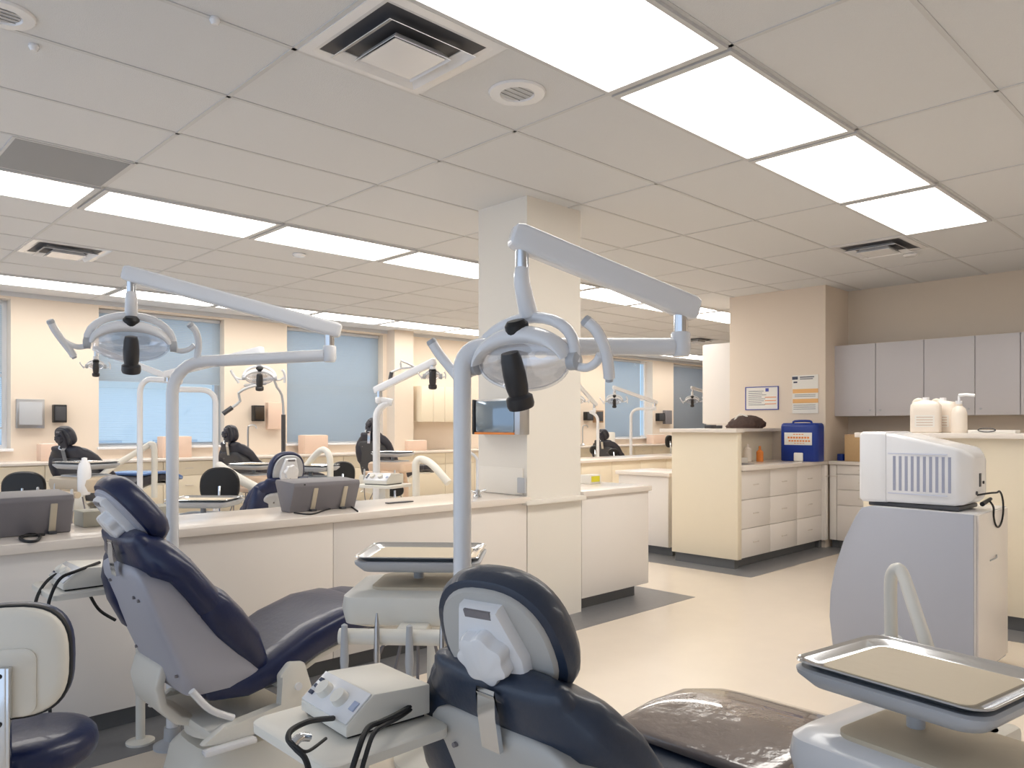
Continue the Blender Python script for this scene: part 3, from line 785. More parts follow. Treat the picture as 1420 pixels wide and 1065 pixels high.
lampat('far examination lamp just right of the column', (829, 626), 11.9, 572, (824, 570, 11.9), (824, 562, 11.9), (803, 536, 11.7), (801, 556, 11.7), s=0.7, detail=False, rp=0.024, arm_h=0.06)
lampat('far examination lamp in front of the dark rightmost window', (1002, 620), 14.3, 552, (990, 555, 14.3), (990, 550, 14.3), (966, 540, 14.1), (960, 556, 14.1), s=0.8, detail=False, rp=0.024, arm_h=0.06)


# ================================================================== DELIVERY UNITS
def rrect(hx, hy, r, z, n=6, cx=0, cy=0):
    pts = []
    for sx, sy, a0 in ((1, 1, 0), (-1, 1, 90), (-1, -1, 180), (1, -1, 270)):
        for k in range(n + 1):
            a = R(a0 + 90 * k / n); pts.append(Vector((cx + sx * (hx - r) + r * math.cos(a), cy + sy * (hy - r) + r * math.sin(a), z)))
    return pts


def delivery_unit(label, loc, rz, H=0.80, big=True, arm=True, m=None, group='delivery units with instrument trays', instruments=5, tray_yb=0.2, bar=True, cdrop=0.0, cyo=0.0):
    m = m or M_white
    t = thing('delivery_unit', label, 'delivery unit', loc, rz, group)
    hx, hy = 0.155, tray_yb
    # tray holder and tray
    th = MB().loft([rrect(hx + q, hy + q, 0.045, z) for q, z in ((-0.05, H - 0.045), (-0.01, H - 0.038), (0.012, H - 0.014), (0.014, H - 0.004), (0.006, H), (0.0, H - 0.004))])
    ho = th.build('tray_holder', M_grey, t)
    tr = MB().loft([rrect(hx + q, hy + q, 0.04, z) for q, z in ((-0.03, H - 0.006), (-0.006, H + 0.002), (0.004, H + 0.014), (0.010, H + 0.016), (0.012, H + 0.013), (0.008, H + 0.012), (0.0, H + 0.011), (-0.016, H + 0.003), (-0.034, H + 0.001))])
    tr.build('tray', M_chrome, t)
    MB().loft([rrect(hx - 0.032, hy - 0.032, 0.025, z) for z in (H + 0.0012, H + 0.0042)]).build('tray_liner', M_paper, t)
    MB().cyl((0.02, 0.02, H - 0.15), (0.02, 0.02, H - 0.04), 0.018).build('tray_post', M_grey, t)
    # body: a rounded console
    zt = H - 0.10 - cdrop
    bd = MB().loft([rrect(x, y, 0.05, z, cy=cyo) for x, y, z in ((0.13, 0.21, zt - 0.125), (0.165, 0.245, zt - 0.11), (0.175, 0.255, zt - 0.06), (0.17, 0.25, zt - 0.02), (0.15, 0.23, zt - 0.003), (0.10, 0.18, zt))])
    bd.build('console', m, t)
    MB().loft([rrect(0.13 * q, 0.16 * q, 0.04, z, cy=cyo) for q, z in ((1, zt - 0.002), (1, zt + 0.008), (0.92, zt + 0.012))]).build('console_pad', M_paper if big else M_grey, t)
    if bar:
        zb = zt - 0.13
        MB().tube([(-0.235, -0.235, zb), (-0.235, 0.235, zb)], 0.026, 16).build('holder_bar', m, t)
        MB().box(-0.235, -0.12, -0.05, 0.05, zb - 0.02, zb + 0.03, 0.008).build('holder_arm', m, t)
        for k in range(instruments):
            y = -0.21 + 0.42 * k / max(1, instruments - 1)
            x = -0.268
            h = MB().lathe([(0.003, 0.085), (0.006, 0.06), (0.0085, 0.03), (0.0095, -0.02), (0.011, -0.06), (0.008, -0.085)] if k % 2 else [(0.002, 0.05), (0.010, 0.045), (0.0115, 0.0), (0.014, -0.07), (0.010, -0.12)], (x, y, zb))
            hp = h.build('handpiece', M_steel if k % 2 else M_grey, t)
            MB().tube([(x, y, zb - 0.08), (x + 0.005, y, zb - 0.25), (x + 0.06, y + 0.01, zb - 0.36), (x + 0.13, y, zb - 0.28), (x + 0.16, y * 0.5, zb - 0.03)], 0.0055, 8, smooth=6).build('hose', M_mgrey, t)
    if arm:
        # jointed support arm rising behind the console, foot on the floor
        MB().tube([(0.27, 0.0, 0.03), (0.27, 0.0, 0.62)], 0.032, 16).build('support_post', m, t)
        MB().lathe([(0.16, 0), (0.16, 0.015), (0.05, 0.05), (0.035, 0.12)], (0.27, 0.0, 0)).build('foot', m, t)
        MB().tube([(0.27, 0.0, 0.58), (0.2, 0.0, zt - 0.09), (0.10, 0.0, zt - 0.09)], 0.028, 14, smooth=4).build('support_arm', m, t)
    return t


uA = delivery_unit('grey and white delivery unit with an empty steel tray in the right foreground', (1.69, 0.545, 0), R(-9), 0.79, group=None, bar=False, tray_yb=0.182, cdrop=0.03, cyo=-0.045)
zt = 0.69
# its folded handle behind
def fold_arm(unit, pts, r, m=None, name='folded_arm'):
    inv = (Matrix.Translation(unit.location) @ Matrix.Rotation(unit.rotation_euler[2], 4, 'Z')).inverted()
    return MB().tube([inv @ Vector(q) for q in pts], r, 12, smooth=5).build(name, m or M_plast, unit)


fold_arm(uA, [at(x, y, d=d) for x, y, d in ((1236, 888, 1.98), (1235, 830, 1.98), (1236, 800, 1.97), (1243, 789, 1.95), (1252, 797, 1.93), (1270, 850, 1.86), (1290, 912, 1.79), (1296, 950, 1.76))], 0.0155)
q = at(1236, 888, d=1.98); fold_arm(uA, [q + Vector((0, 0, 0.01)), q + Vector((0, 0, -0.03)), q + Vector((0, 0, -0.16))], 0.026, M_grey, 'arm_socket')
MB().box(0.10, 0.36, -0.05, 0.24, 0.55, 0.62, 0.015).build('arm_block', M_plast, uA)
uB = delivery_unit('white delivery unit with hanging handpieces at the foot of the navy chair', (1.655, 2.165, 0), R(43), 0.845, m=M_plast, group=None)
C_U = 'delivery units in the far bays'
uF = delivery_unit('pale delivery unit just behind the divider, right of the left lamp pole', (2.08, 5.12, 0), R(43), 0.80, big=False, m=M_plast, group=C_U, instruments=3)
uG = delivery_unit('pale delivery unit with an angled arm behind the light headrest', (at(432, 650, y=6.25).x, 6.25, 0), R(30), 0.93, big=False, m=M_plast, group=C_U, bar=False)
uC = delivery_unit('beige delivery unit in front of the leftmost dark chair', (at(120, 640, y=6.9).x, 6.9, 0), R(20), 0.99, big=False, m=mat('beige_plastic', (196, 180, 158), 0.4), group=C_U, instruments=3)
uD = delivery_unit('beige delivery unit beside the second dark chair from the left', (at(352, 645, y=7.4).x, 7.4, 0), R(20), 0.90, big=False, m=mat('tan_plastic', (222, 196, 172), 0.4), group=C_U, instruments=3)
uE = delivery_unit('cream delivery unit beside the dark chair near the column', (at(545, 640, y=7.4).x, 7.4, 0), R(20), 0.98, big=False, m=mat('tan_plastic', (222, 196, 172), 0.4), group=C_U, instruments=3)
# white bottle hanging on the leftmost far unit, and the jointed arms of the far units
q = at(117, 664, y=6.68); inv = (Matrix.Translation(uC.location) @ Matrix.Rotation(uC.rotation_euler[2], 4, 'Z')).inverted(); q = inv @ q
o = MB().lathe([(0.0, 0.17), (0.02, 0.165), (0.022, 0.14), (0.04, 0.12), (0.05, 0.06), (0.05, -0.10), (0.04, -0.125), (0, -0.13)], q).build('water_bottle', M_white, uC)
for un, pl, r in ((uG, ((412, 662, 6.9), (420, 652, 6.9), (440, 628, 6.85), (450, 624, 6.82), (457, 634, 6.8), (458, 660, 6.8), (458, 705, 6.8)), 0.028),
                  (uD, ((304, 646, 7.6), (325, 660, 7.4), (350, 674, 7.2), (375, 688, 7.0)), 0.045),
                  (uE, ((577, 700, 7.0), (577, 665, 7.0), (577, 642, 7.0), (585, 637, 7.0), (600, 645, 6.9), (622, 670, 6.8)), 0.034),
                  (uC, ((140, 660, 7.4), (160, 645, 7.5), (185, 630, 7.7), (205, 618, 7.8), (210, 616, 7.8), (214, 625, 7.8), (214, 690, 7.8)), 0.03)):
    fold_arm(un, [at(x, y, d=d) for x, y, d in pl], r)


# ================================================================== STOOLS
def big_stool(label, loc, rz):
    """local: the back stands at x = 0 facing +x, seat in front of it"""
    t = thing('operator_stool', label, 'stool', loc, rz)
    Y = Vector((0, 1, 0)); Zv = Vector((0, 0, 1)); X = Vector((-1, 0, 0))
    c = (0, 0, 0.70)
    bk = MB().lens(c, Y, Zv, X, 0.148, 0.145, [(-0.075, 0.6), (-0.07, 0.8), (-0.05, 0.94), (-0.02, 1.0), (0.0, 1.0), (0.008, 0.985)], e=2.9).build('backrest_cushion', M_navy, t)
    MB().lens(c, Y, Zv, X, 0.148, 0.145, [(0.004, 1.005), (0.012, 1.012), (0.02, 1.0)], e=2.9).build('black_edging', M_rub, bk)
    MB().lens(c, Y, Zv, X, 0.148, 0.145, [(0.012, 0.97), (0.024, 0.965), (0.034, 0.92), (0.040, 0.8), (0.042, 0.4)], e=2.9).build('backrest_shell', M_plast, bk)
    MB().loft([[Vector((-q, p.x, 0.655 + p.y)) for p in rrect(0.075 * s_, 0.085 * s_, 0.03, 0)] for q, s_ in ((0.038, 1.0), (0.046, 1.0), (0.050, 0.93))]).build('mount_cover', M_plast, bk)
    m = MB().box(-0.066, -0.052, -0.016, 0.016, 0.36, 0.70, 0.003)
    m.box(-0.072, -0.052, -0.024, -0.016, 0.36, 0.70, 0.002).box(-0.072, -0.052, 0.016, 0.024, 0.36, 0.70, 0.002)
    m.build('upright_bar', M_chrome, t)
    MB().cyl((-0.068, 0, 0.68), (-0.075, 0, 0.68), 0.006).cyl((-0.068, 0, 0.56), (-0.075, 0, 0.56), 0.006).cyl((-0.068, 0, 0.44), (-0.075, 0, 0.44), 0.006).build('bolts', M_black, t)
    MB().box(-0.066, 0.25, -0.02, 0.02, 0.345, 0.362, 0.004).build('seat_bar', M_chrome, t)
    MB().lathe([(0.0, 0.365), (0.13, 0.368), (0.155, 0.38), (0.166, 0.395), (0.170, 0.415), (0.166, 0.44), (0.152, 0.456), (0.12, 0.466), (0.0, 0.47)], (0.155, 0, 0), n=48).build('seat_cushion', M_navy, t)
    MB().cyl((0.17, 0, 0.08), (0.17, 0, 0.365), 0.025).build('gas_column', M_chrome, t)
    for k in range(5):
        a = 2 * PI * k / 5 + 0.3; e = Vector((0.17 + 0.26 * math.cos(a), 0.26 * math.sin(a), 0.065))
        l = MB().tube([(0.17, 0, 0.10), e], 0.022, 10, r2=0.014).build('leg', M_chrome, t)
        MB().cyl((e.x - 0.012 * math.sin(a), e.y + 0.012 * math.cos(a), 0.025), (e.x + 0.012 * math.sin(a), e.y - 0.012 * math.cos(a), 0.025), 0.025).cyl((e.x, e.y, 0.03), (e.x, e.y, 0.07), 0.007).build('caster', M_black, l)
    return t


p = at(12, 930, d=1.95)
big_stool('cream-backed stool with navy seat at the bottom left corner', (p.x, p.y, 0), R(62))


def small_stool(label, loc, rz, zc=0.80, a=0.18, b=0.155):
    t = thing('operator_stool', label, 'stool', loc, rz, group='black stools in the far bays')
    Y = Vector((0, 1, 0)); Zv = Vector((0, 0, 1)); X = Vector((-1, 0, 0))
    MB().lens((0, 0, zc), Y, Zv, X, a, b, [(-0.05, 0.7), (-0.04, 0.9), (-0.015, 1.0), (0.01, 1.0), (0.025, 0.93), (0.03, 0.7)], e=2.5).build('backrest', M_black, t)
    MB().tube([(-0.03, 0, zc), (-0.06, 0, zc - 0.15), (-0.03, 0, 0.45), (0.12, 0, 0.42)], 0.014, 8, smooth=4).build('back_bar', M_chrome, t)
    MB().lathe([(0.0, 0.42), (0.17, 0.425), (0.19, 0.45), (0.18, 0.49), (0.0, 0.50)], (0.18, 0, 0)).build('seat', M_black, t)
    MB().cyl((0.18, 0, 0.07), (0.18, 0, 0.42), 0.025).build('gas_column', M_chrome, t)
    for k in range(5):
        q = 2 * PI * k / 5; MB().tube([(0.18, 0, 0.09), (0.18 + 0.25 * math.cos(q), 0.25 * math.sin(q), 0.025)], 0.022, 8).build('leg', M_black, t)
    return t


def st_at(px, py, d, label, rz=60, a=0.18, b=0.155):
    p = at(px, py, d=d); return small_stool(label, (p.x, p.y, 0), R(rz), p.z, a, b)


st_at(33, 677, 7.3, 'black oval stool back showing above the grey box at the left edge', a=0.19, b=0.16)
st_at(305, 674, 6.9, 'black round stool back behind the thin poles left of centre', a=0.17, b=0.17)
st_at(475, 657, 8.0, 'black stool back rising behind the grey box next to the dark chair', a=0.13, b=0.13)
st_at(547, 680, 7.4, 'small black stool back low behind the counter near the column', a=0.09, b=0.06)
st_at(824, 624, 12.0, 'tiny black stool back right of the column', a=0.07, b=0.07)
st_at(850, 627, 12.2, 'tiny dark stool back beside the far dark chair', a=0.08, b=0.06)
st_at(928, 612, 13.5, 'dark stool back just left of the raised ledge', a=0.07, b=0.11)


# ================================================================== SMALL INSTRUMENT CARTS WITH CONTROL BOXES
def side_cart(label, loc, rz, H=0.665, post=None):
    t = thing('side_cart', label, 'cart', loc, rz, group=None)
    MB().loft([rrect(0.145, 0.16, 0.03, z) for z in (H - 0.022, H - 0.004)] + [rrect(0.14, 0.155, 0.03, H)]).build('shelf', M_plast, t)
    if post:
        px_, py_ = post
        MB().tube([(0, 0, H - 0.035), (px_ * 0.5, py_ * 0.5, H - 0.035), (px_, py_, H - 0.035)], 0.014, 10).build('support_arm', M_grey, t)
        MB().cyl((px_, py_, 0.012), (px_, py_, H - 0.02), 0.018).build('column', M_plast, t)
        MB().lathe([(0.055, 0), (0.055, 0.01), (0.02, 0.02), (0, 0.021)], (px_, py_, 0)).build('base', M_plast, t)
        return t
    MB().box(-0.03, 0.03, -0.03, 0.03, 0.09, H - 0.022, 0.006).build('column', M_plast, t)
    MB().loft([rrect(0.145, 0.16, 0.04, z) for z in (0.06, 0.09)]).build('base', M_plast, t)
    for sx in (-1, 1):
        for sy in (-1, 1):
            MB().cyl((sx * 0.115, sy * 0.125 - 0.012, 0.03), (sx * 0.115, sy * 0.125 + 0.012, 0.03), 0.03).box(sx * 0.115 - 0.008, sx * 0.115 + 0.008, sy * 0.125 - 0.008, sy * 0.125 + 0.008, 0.03, 0.065).build('caster', M_black, t)
    return t


def control_box(label, loc, rz, s=1.0, pads=True):
    """front panel faces -x"""
    t = thing('control_box', label, 'control unit', loc, rz)
    w_ = 0.112 * s
    MB().prism([(-0.125 * s, 0.006), (0.10 * s, 0.006), (0.10 * s, 0.078 * s), (-0.055 * s, 0.088 * s), (-0.125 * s, 0.028)], -w_, w_, 'y', 0.004).build('housing', M_plast, t)
    # slanted panel frame
    a = math.atan2(0.088 * s - 0.028, 0.07 * s)
    M = Matrix.Translation((-0.09 * s, 0, (0.028 + 0.088 * s) / 2)) @ Matrix.Rotation(-a, 4, 'Y')
    L = 0.042 * s
    fp = MB().box(-L, L, -w_ * 0.97, w_ * 0.97, 0, 0.004, 0.0015, M).build('front_panel', M_white, t)
    for y in (-0.03 * s, 0.045 * s):
        c0 = M @ Vector((0.0, y, 0.003)); c1 = M @ Vector((0.0, y, 0.02)); MB().cyl(c0, c1, 0.021 * s, 0.019 * s, 24).build('dial', M_plast, fp)
    bt = MB()
    for k in range(3): bt.box(-0.02 + k * 0.016, -0.012 + k * 0.016, 0.082 * s, 0.098 * s, 0.003, 0.008, 0.0, M)
    bt.build('buttons', M_ink, fp)
    MB().box(-0.01, 0.01, -w_ * 0.9, -w_ * 0.72, 0.003, 0.007, 0, M).build('label_sticker', mat('pale_blue_print', (170, 180, 205), 0.6), fp)
    MB().box(-0.115 * s, 0.09 * s, -w_ + 0.01, w_ - 0.01, 0, 0.007).build('rubber_base', M_black, t)
    return t


side_cart('white instrument cart beneath the control box in the foreground', (0.86, 1.375, 0), 0, 0.685)
control_box('white control box with two dials on the cart in the foreground', (0.915, 1.385, 0.6855), R(-3), 0.88)
side_cart('pale instrument cart behind the navy chair by the divider', (0.85, 3.22, 0), 0, 0.70, post=(0.23, 0.09))
control_box('small white control box with loose cables behind the navy chair', (0.86, 3.2, 0.7005), 0, 0.9)
q = at(533, 664, y=4.75)
side_cart('small cart behind the divider near the column carrying a white control box', (q.x, 4.75, 0), R(20), 0.865)
control_box('white control box on the cart behind the divider near the column', (q.x, 4.75, 0.8655), R(20), 0.95)
k = [at(533, 985, d=1.50), at(560, 980, d=1.58), at(592, 958, d=1.68)]


def cable(label, pts, r=0.0045, m=None, sm=8, name='cable', cat='cable', group=None):
    o = MB().tube(pts, r, 8, smooth=sm).build(name, m or M_rub); return tag(o, label, cat, group)


A = lambda px, py, d: at(px, py, d=d)
cable('black cables hanging from the front of the foreground control box', [A(592, 962, 1.66), A(560, 985, 1.56), (A(530, 1000, 1.44)), A(510, 1010, 1.39), A(497, 1040, 1.34), A(484, 1090, 1.32), A(478, 1180, 1.32)], 0.0055)
cable('second black cable running beside the first under the foreground control box', [A(590, 968, 1.65), A(558, 992, 1.55), A(534, 1005, 1.44), A(519, 1016, 1.38), A(508, 1045, 1.34), A(498, 1090, 1.32), A(494, 1180, 1.32)], 0.0045)
cable('thick black cable looping round the left corner of the foreground cart', [A(462, 996, 1.52), A(430, 1000, 1.44), A(405, 1012, 1.39), A(400, 1025, 1.36), A(410, 1038, 1.34), A(424, 1054, 1.33), A(431, 1090, 1.33), A(436, 1180, 1.33)], 0.0055)
cable('thin black cable crossing the shelf edge of the foreground cart', [A(452, 1024, 1.42), A(426, 1042, 1.34), A(410, 1034, 1.34), A(400, 1027, 1.35)], 0.003)
o = MB().tube([(0, 0, 0), (0.012, 0.0, 0.006), (0.03, 0.004, 0.0)], 0.008, 10, smooth=3).build('cable_plug', M_chrome); o.location = A(408, 1030, 1.33); tag(o, 'shiny metal plug on the cable at the left corner of the foreground cart', 'plug')
cable('black cable arching left from the control box behind the navy chair, outer one', [A(140, 782, 2.95), A(100, 790, 2.9), (A(72, 800, 2.85)), A(54, 822, 2.8), A(48, 850, 2.75), A(48, 905, 2.75), A(52, 1000, 2.75)], 0.006)
cable('black cable arching left from the control box behind the navy chair, inner one', [A(138, 780, 2.88), A(106, 792, 2.76), A(84, 802, 2.71), A(71, 825, 2.69), A(66, 850, 2.68), A(66, 905, 2.68), A(70, 1000, 2.68)], 0.006)
cable('short black cable below the cart behind the navy chair', [A(104, 797, 2.85), A(118, 808, 2.85), A(124, 824, 2.9), A(138, 846, 2.95), A(160, 860, 3.0)], 0.006)

# ================================================================== BLUE-GREY CABINET AND THE MACHINE ON IT
KX, KY = 4.29, 1.14
t = thing('storage_cart', 'blue-grey cabinet with a curved left side carrying the white machine', 'cabinet', (KX, KY, 0))
poly = [(0.0, 0.03), (0.0, 0.855), (0.50, 0.862), (0.545, 0.85), (0.575, 0.80), (0.64, 0.66), (0.69, 0.50), (0.715, 0.36), (0.72, 0.22), (0.70, 0.03)]
MB().prism(poly, 0.0, 0.02, 'x', 0.004).build('front_panel', M_cart, t)
MB().prism([(y if y > 0 else 0.0, z) for y, z in poly], 0.02, 0.60, 'x', 0.003).build('body', M_white, t)
d = MB().box(0.045, 0.585, -0.012, 0.0, 0.05, 0.85, 0.003).build('door', M_lam, t)
MB().tube([(0.24, -0.012, 0.60), (0.30, -0.026, 0.61), (0.36, -0.012, 0.615)], 0.004, 8, smooth=4).build('handle', M_grey, d)
for x in (0.06, 0.54):
    for y in (0.06, 0.6): MB().cyl((x, y - 0.012, 0.0155), (x, y + 0.012, 0.0155), 0.0155).build('caster', M_black, t)

# white machine: a bulky display seen from the side
t = thing('display_monitor', 'bulky white computer monitor seen from its slatted side', 'monitor', (KX + 0.04, KY + 0.03, 0.8615))
Z0 = 0.022
MB().box(0.02, 0.34, 0.05, 0.50, 0.0, 0.022, 0.006).build('dark_base', M_dgrey, t)
fl = []
def sec(y, x0, x1, z0, z1, r):
    return [Vector((q.x, y, q.y)) for q in [Vector((p.x, p.y, 0)) for p in rrect((x1 - x0) / 2, (z1 - z0) / 2, r, 0, cx=(x0 + x1) / 2, cy=(z0 + z1) / 2)]]
MB().loft([sec(y, a, b, c, d_, r) for y, a, b, c, d_, r in ((0.0, 0.09, 0.30, 0.07, 0.27, 0.03), (0.012, 0.07, 0.32, 0.05, 0.29, 0.03), (0.04, 0.035, 0.36, 0.03, 0.315, 0.025),
                                                           (0.07, 0.012, 0.385, 0.024, 0.325, 0.02), (0.36, 0.0, 0.40, 0.024, 0.392, 0.02), (0.40, 0.0, 0.40, 0.024, 0.397, 0.02))]).build('rear_housing', M_white, t)
MB().loft([sec(y, a, b, c, d_, r) for y, a, b, c, d_, r in ((0.40, -0.004, 0.404, 0.022, 0.40, 0.02), (0.425, -0.012, 0.412, 0.022, 0.405, 0.02), (0.52, -0.016, 0.416, 0.020, 0.405, 0.02), (0.535, -0.008, 0.408, 0.028, 0.397, 0.02))]).build('front_bezel', M_white, t)
MB().box(0.03, 0.37, 0.533, 0.5365, 0.06, 0.36, 0.002).build('screen', M_dgrey, t)
m = MB()
for k in range(10):
    y = 0.085 + k * 0.0295
    xl = 0.012 * (0.36 - y) / 0.29
    m.box(xl - 0.0015, xl + 0.006, y, y + 0.014, 0.09, 0.275)
m.build('vent_slots', mat('slot_shadow', (158, 163, 184), 0.7), t)
m = MB(); m.box(-0.001, 0.004, 0.10, 0.39, 0.072, 0.078, 0).box(-0.001, 0.004, 0.10, 0.39, 0.285, 0.291, 0); m.build('moulded_lines', mat('slot_line', (206, 210, 226), 0.6), t)
m = MB(); m.box(0.17, 0.20, -0.004, 0.014, 0.12, 0.19, 0.002).cyl((0.24, 0.012, 0.14), (0.24, -0.006, 0.14), 0.008).cyl((0.12, 0.014, 0.09), (0.12, -0.006, 0.09), 0.01); m.build('rear_sockets', M_dgrey, t)
b0 = Vector((KX + 0.04, KY + 0.03, 0.8615))
lp = [b0 + Vector(q) for q in [(0.12, 0.015, 0.075), (0.20, -0.04, 0.088)] + [(0.345 + 0.095 * math.cos(R(q)), -0.045, -0.005 + 0.095 * math.sin(R(q))) for q in range(110, -200, -30)] + [(0.24, -0.03, 0.045)]]
cable('black cable looping behind the bulky white monitor', lp, 0.005)
o = MB().cyl(b0 + Vector((0.18, -0.012, 0.03)), b0 + Vector((0.30, -0.02, 0.05)), 0.012, 0.009).build('cable_plug', M_black); tag(o, 'black plug sticking out behind the bulky white monitor', 'plug')


# ================================================================== THINGS ON LEDGES AND COUNTERS
def jug(label, loc, rz=0):
    t = thing('plastic_jug', label, 'jug', loc, rz, group='white plastic jugs on the ledge')
    MB().loft([rrect(x, y, 0.03, z) for x, y, z in ((0.055, 0.085, 0.0), (0.062, 0.092, 0.008), (0.063, 0.093, 0.15), (0.062, 0.090, 0.19), (0.050, 0.074, 0.212), (0.032, 0.034, 0.22), (0.03, 0.03, 0.222))]).build('body', M_jug, t)
    MB().tube([(0, 0.07, 0.165), (0, 0.072, 0.21), (0, 0.045, 0.228), (0, 0.01, 0.215)], 0.013, 10, smooth=4).build('handle', M_jug, t)
    MB().lathe([(0.021, 0.22), (0.021, 0.243), (0.0, 0.244)], n=20).build('cap', M_white, t)
    m = MB().box(-0.0645, -0.0625, -0.06, 0.06, 0.04, 0.12); lb = m.build('paper_label', M_pale, t)
    m = MB()
    for q in range(4): m.box(-0.0655, -0.0644, -0.05, 0.05, 0.05 + q * 0.018, 0.055 + q * 0.018)
    m.build('label_print', mat('tan_print', (206, 180, 160), 0.7), lb)
    return t


ZL = 1.25
for px, lab, rz in ((1284, 'white plastic gallon jug on the ledge, leftmost', 10), (1308, 'white plastic gallon jug on the ledge, partly behind the first', -5)):
    p = at(px, 596, x=5.70 + (0.17 if px > 1290 else 0)); jug(lab, (p.x, p.y, ZL), R(rz))
p = at(1330, 596, x=5.72)
t = thing('pump_bottle', 'white pump dispenser bottle right of the jugs on the ledge', 'bottle', (p.x, p.y, ZL))
MB().lathe([(0.0, 0), (0.045, 0.0), (0.048, 0.01), (0.048, 0.13), (0.038, 0.165), (0.02, 0.18), (0.02, 0.195), (0, 0.196)]).build('body', M_jug, t)
MB().cyl((0, 0, 0.195), (0, 0, 0.25), 0.008).lathe([(0.022, 0.195), (0.022, 0.215), (0.0, 0.216)]).tube([(0, 0, 0.252), (0, -0.045, 0.255), (0, -0.095, 0.247)], 0.011, 10).build('pump', M_white, t)
p = at(1372, 596, x=5.75)
t = thing('glove_box', 'low pale box with a dark oval opening at the right end of the ledge', 'box', (p.x, p.y, ZL))
MB().box(-0.06, 0.06, -0.16, 0.11, 0, 0.02, 0.002).build('box', M_pale, t)
MB().tube([(-0.061, 0.05 * math.cos(q) - 0.0, 0.02 + 0.0 + 0.012 * math.sin(q)) for q in [2 * PI * k / 20 for k in range(20)]], 0.0035, 6, closed=True).build('opening_rim', M_dgrey, t)

# blue container on the island worktop
bx = 7.80
p = at(1119, 630, x=bx)
t = thing('sharps_container', 'blue plastic container with a white and orange label on the island worktop', 'container', (bx, p.y + 0.05, 0.9255))
MB().loft([rrect(0.10 * a, 0.205 * b, 0.05, z) for a, b, z in ((0.96, 0.97, 0), (1, 1, 0.01), (1, 1, 0.36), (0.96, 0.98, 0.385), (0.8, 0.93, 0.40))]).build('body', M_blue, t)
MB().box(-0.1015, -0.09, -0.15, 0.15, 0.17, 0.30, 0.002).build('paper_label', M_pale, t)
m = MB()
for q, (a, b) in enumerate(((0.06, 0.010), (0.12, 0.024), (0.13, 0.020), (0.07, 0.007))):
    z = (0.278, 0.238, 0.205, 0.185)[q]
    nn = int(a * 2 / 0.03)
    for k in range(nn): m.box(-0.1025, -0.1013, -a + k * 0.03, -a + k * 0.03 + 0.022, z, z + b * 0.8)
m.build('label_print', M_orange, t)
MB().box(-0.12, -0.10, -0.06, 0.04, 0.0, 0.09, 0.01).build('spout_card', M_pale, t)
MB().tube([(0, -0.10, 0.395), (0, -0.08, 0.42), (0, 0.08, 0.42), (0, 0.10, 0.395)], 0.012, 8, smooth=3).build('handle', M_blue, t)
# other small things on the island
o = MB().lathe([(0.0, 0), (0.035, 0), (0.035, 0.10), (0.012, 0.125), (0.012, 0.16), (0, 0.161)]).build('spray_bottle', M_orange); o.location = (7.38, 3.93, 0.9255); tag(o, 'small orange bottle left of the blue container', 'bottle')
o = MB().lathe([(0.0, 0), (0.04, 0), (0.04, 0.13), (0.015, 0.15), (0.015, 0.18), (0, 0.181)]).build('clear_bottle', M_jug); o.location = (7.22, 3.98, 0.9255); tag(o, 'small pale bottle next to the orange one on the island', 'bottle')
o = MB().box(-0.13, 0.13, -0.06, 0.06, 0, 0.05, 0.003).build('tissue_box', M_pale); o.location = (6.95, 3.96, 0.9255); tag(o, 'low white box at the back of the island worktop', 'box')
t = thing('sink', 'dark grey recessed mat near the end panel of the island', 'mat', (6.62, 3.86, 0.9255))
MB().box(-0.25, 0.22, -0.16, 0.18, 0, 0.006, 0.002).build('mat', M_mgrey, t)
MB().box(-0.25, 0.22, 0.16, 0.18, 0.006, 0.03, 0.002).build('raised_edge', M_dgrey, t)
# bag on the ledge
p = at(1062, 592, x=7.55)
t = thing('bag', 'crumpled dark bag lying on the ledge below the framed notice', 'bag', (7.55, 4.2, 1.2705))
m = MB(); loops = []
for z, s_ in ((0, 0.9), (0.02, 1.0), (0.06, 0.95), (0.10, 0.75), (0.13, 0.45), (0.14, 0.15)):
    loops.append([Vector((0.085 * s_ * (1 + 0.2 * math.sin(3 * q + z * 30)) * math.cos(q), 0.22 * s_ * (1 + 0.12 * math.sin(5 * q + z * 40)) * math.sin(q) - z * 0.3, z)) for q in [2 * PI * k / 30 for k in range(30)]])
m.loft(loops).build('body', mat('bag_cloth', (72, 52, 44), 0.7, bump=0.8, bscale=30, var=0.4), t)
MB().tube([(-0.03, 0.12, 0.06), (-0.05, 0.02, 0.15), (-0.03, -0.12, 0.09)], 0.009, 8, smooth=5).build('strap', M_pale, t)
for n, (px, a, h) in enumerate(((1003, 0.05, 0.035), (1011, 0.03, 0.03))):
    p = at(px, 590, x=7.0); o = MB().box(-0.04, 0.04, -a, a, 0, h, 0.004).build('folder', M_dgrey)
    o.location = (6.9 + 0.14 * n, 4.24 - 0.02, 1.2705); o.rotation_euler[2] = R(88); tag(o, ['dark flat object at the left end of the ledge', 'dark flat object on the ledge beside another near the pillar'][n], 'folder')
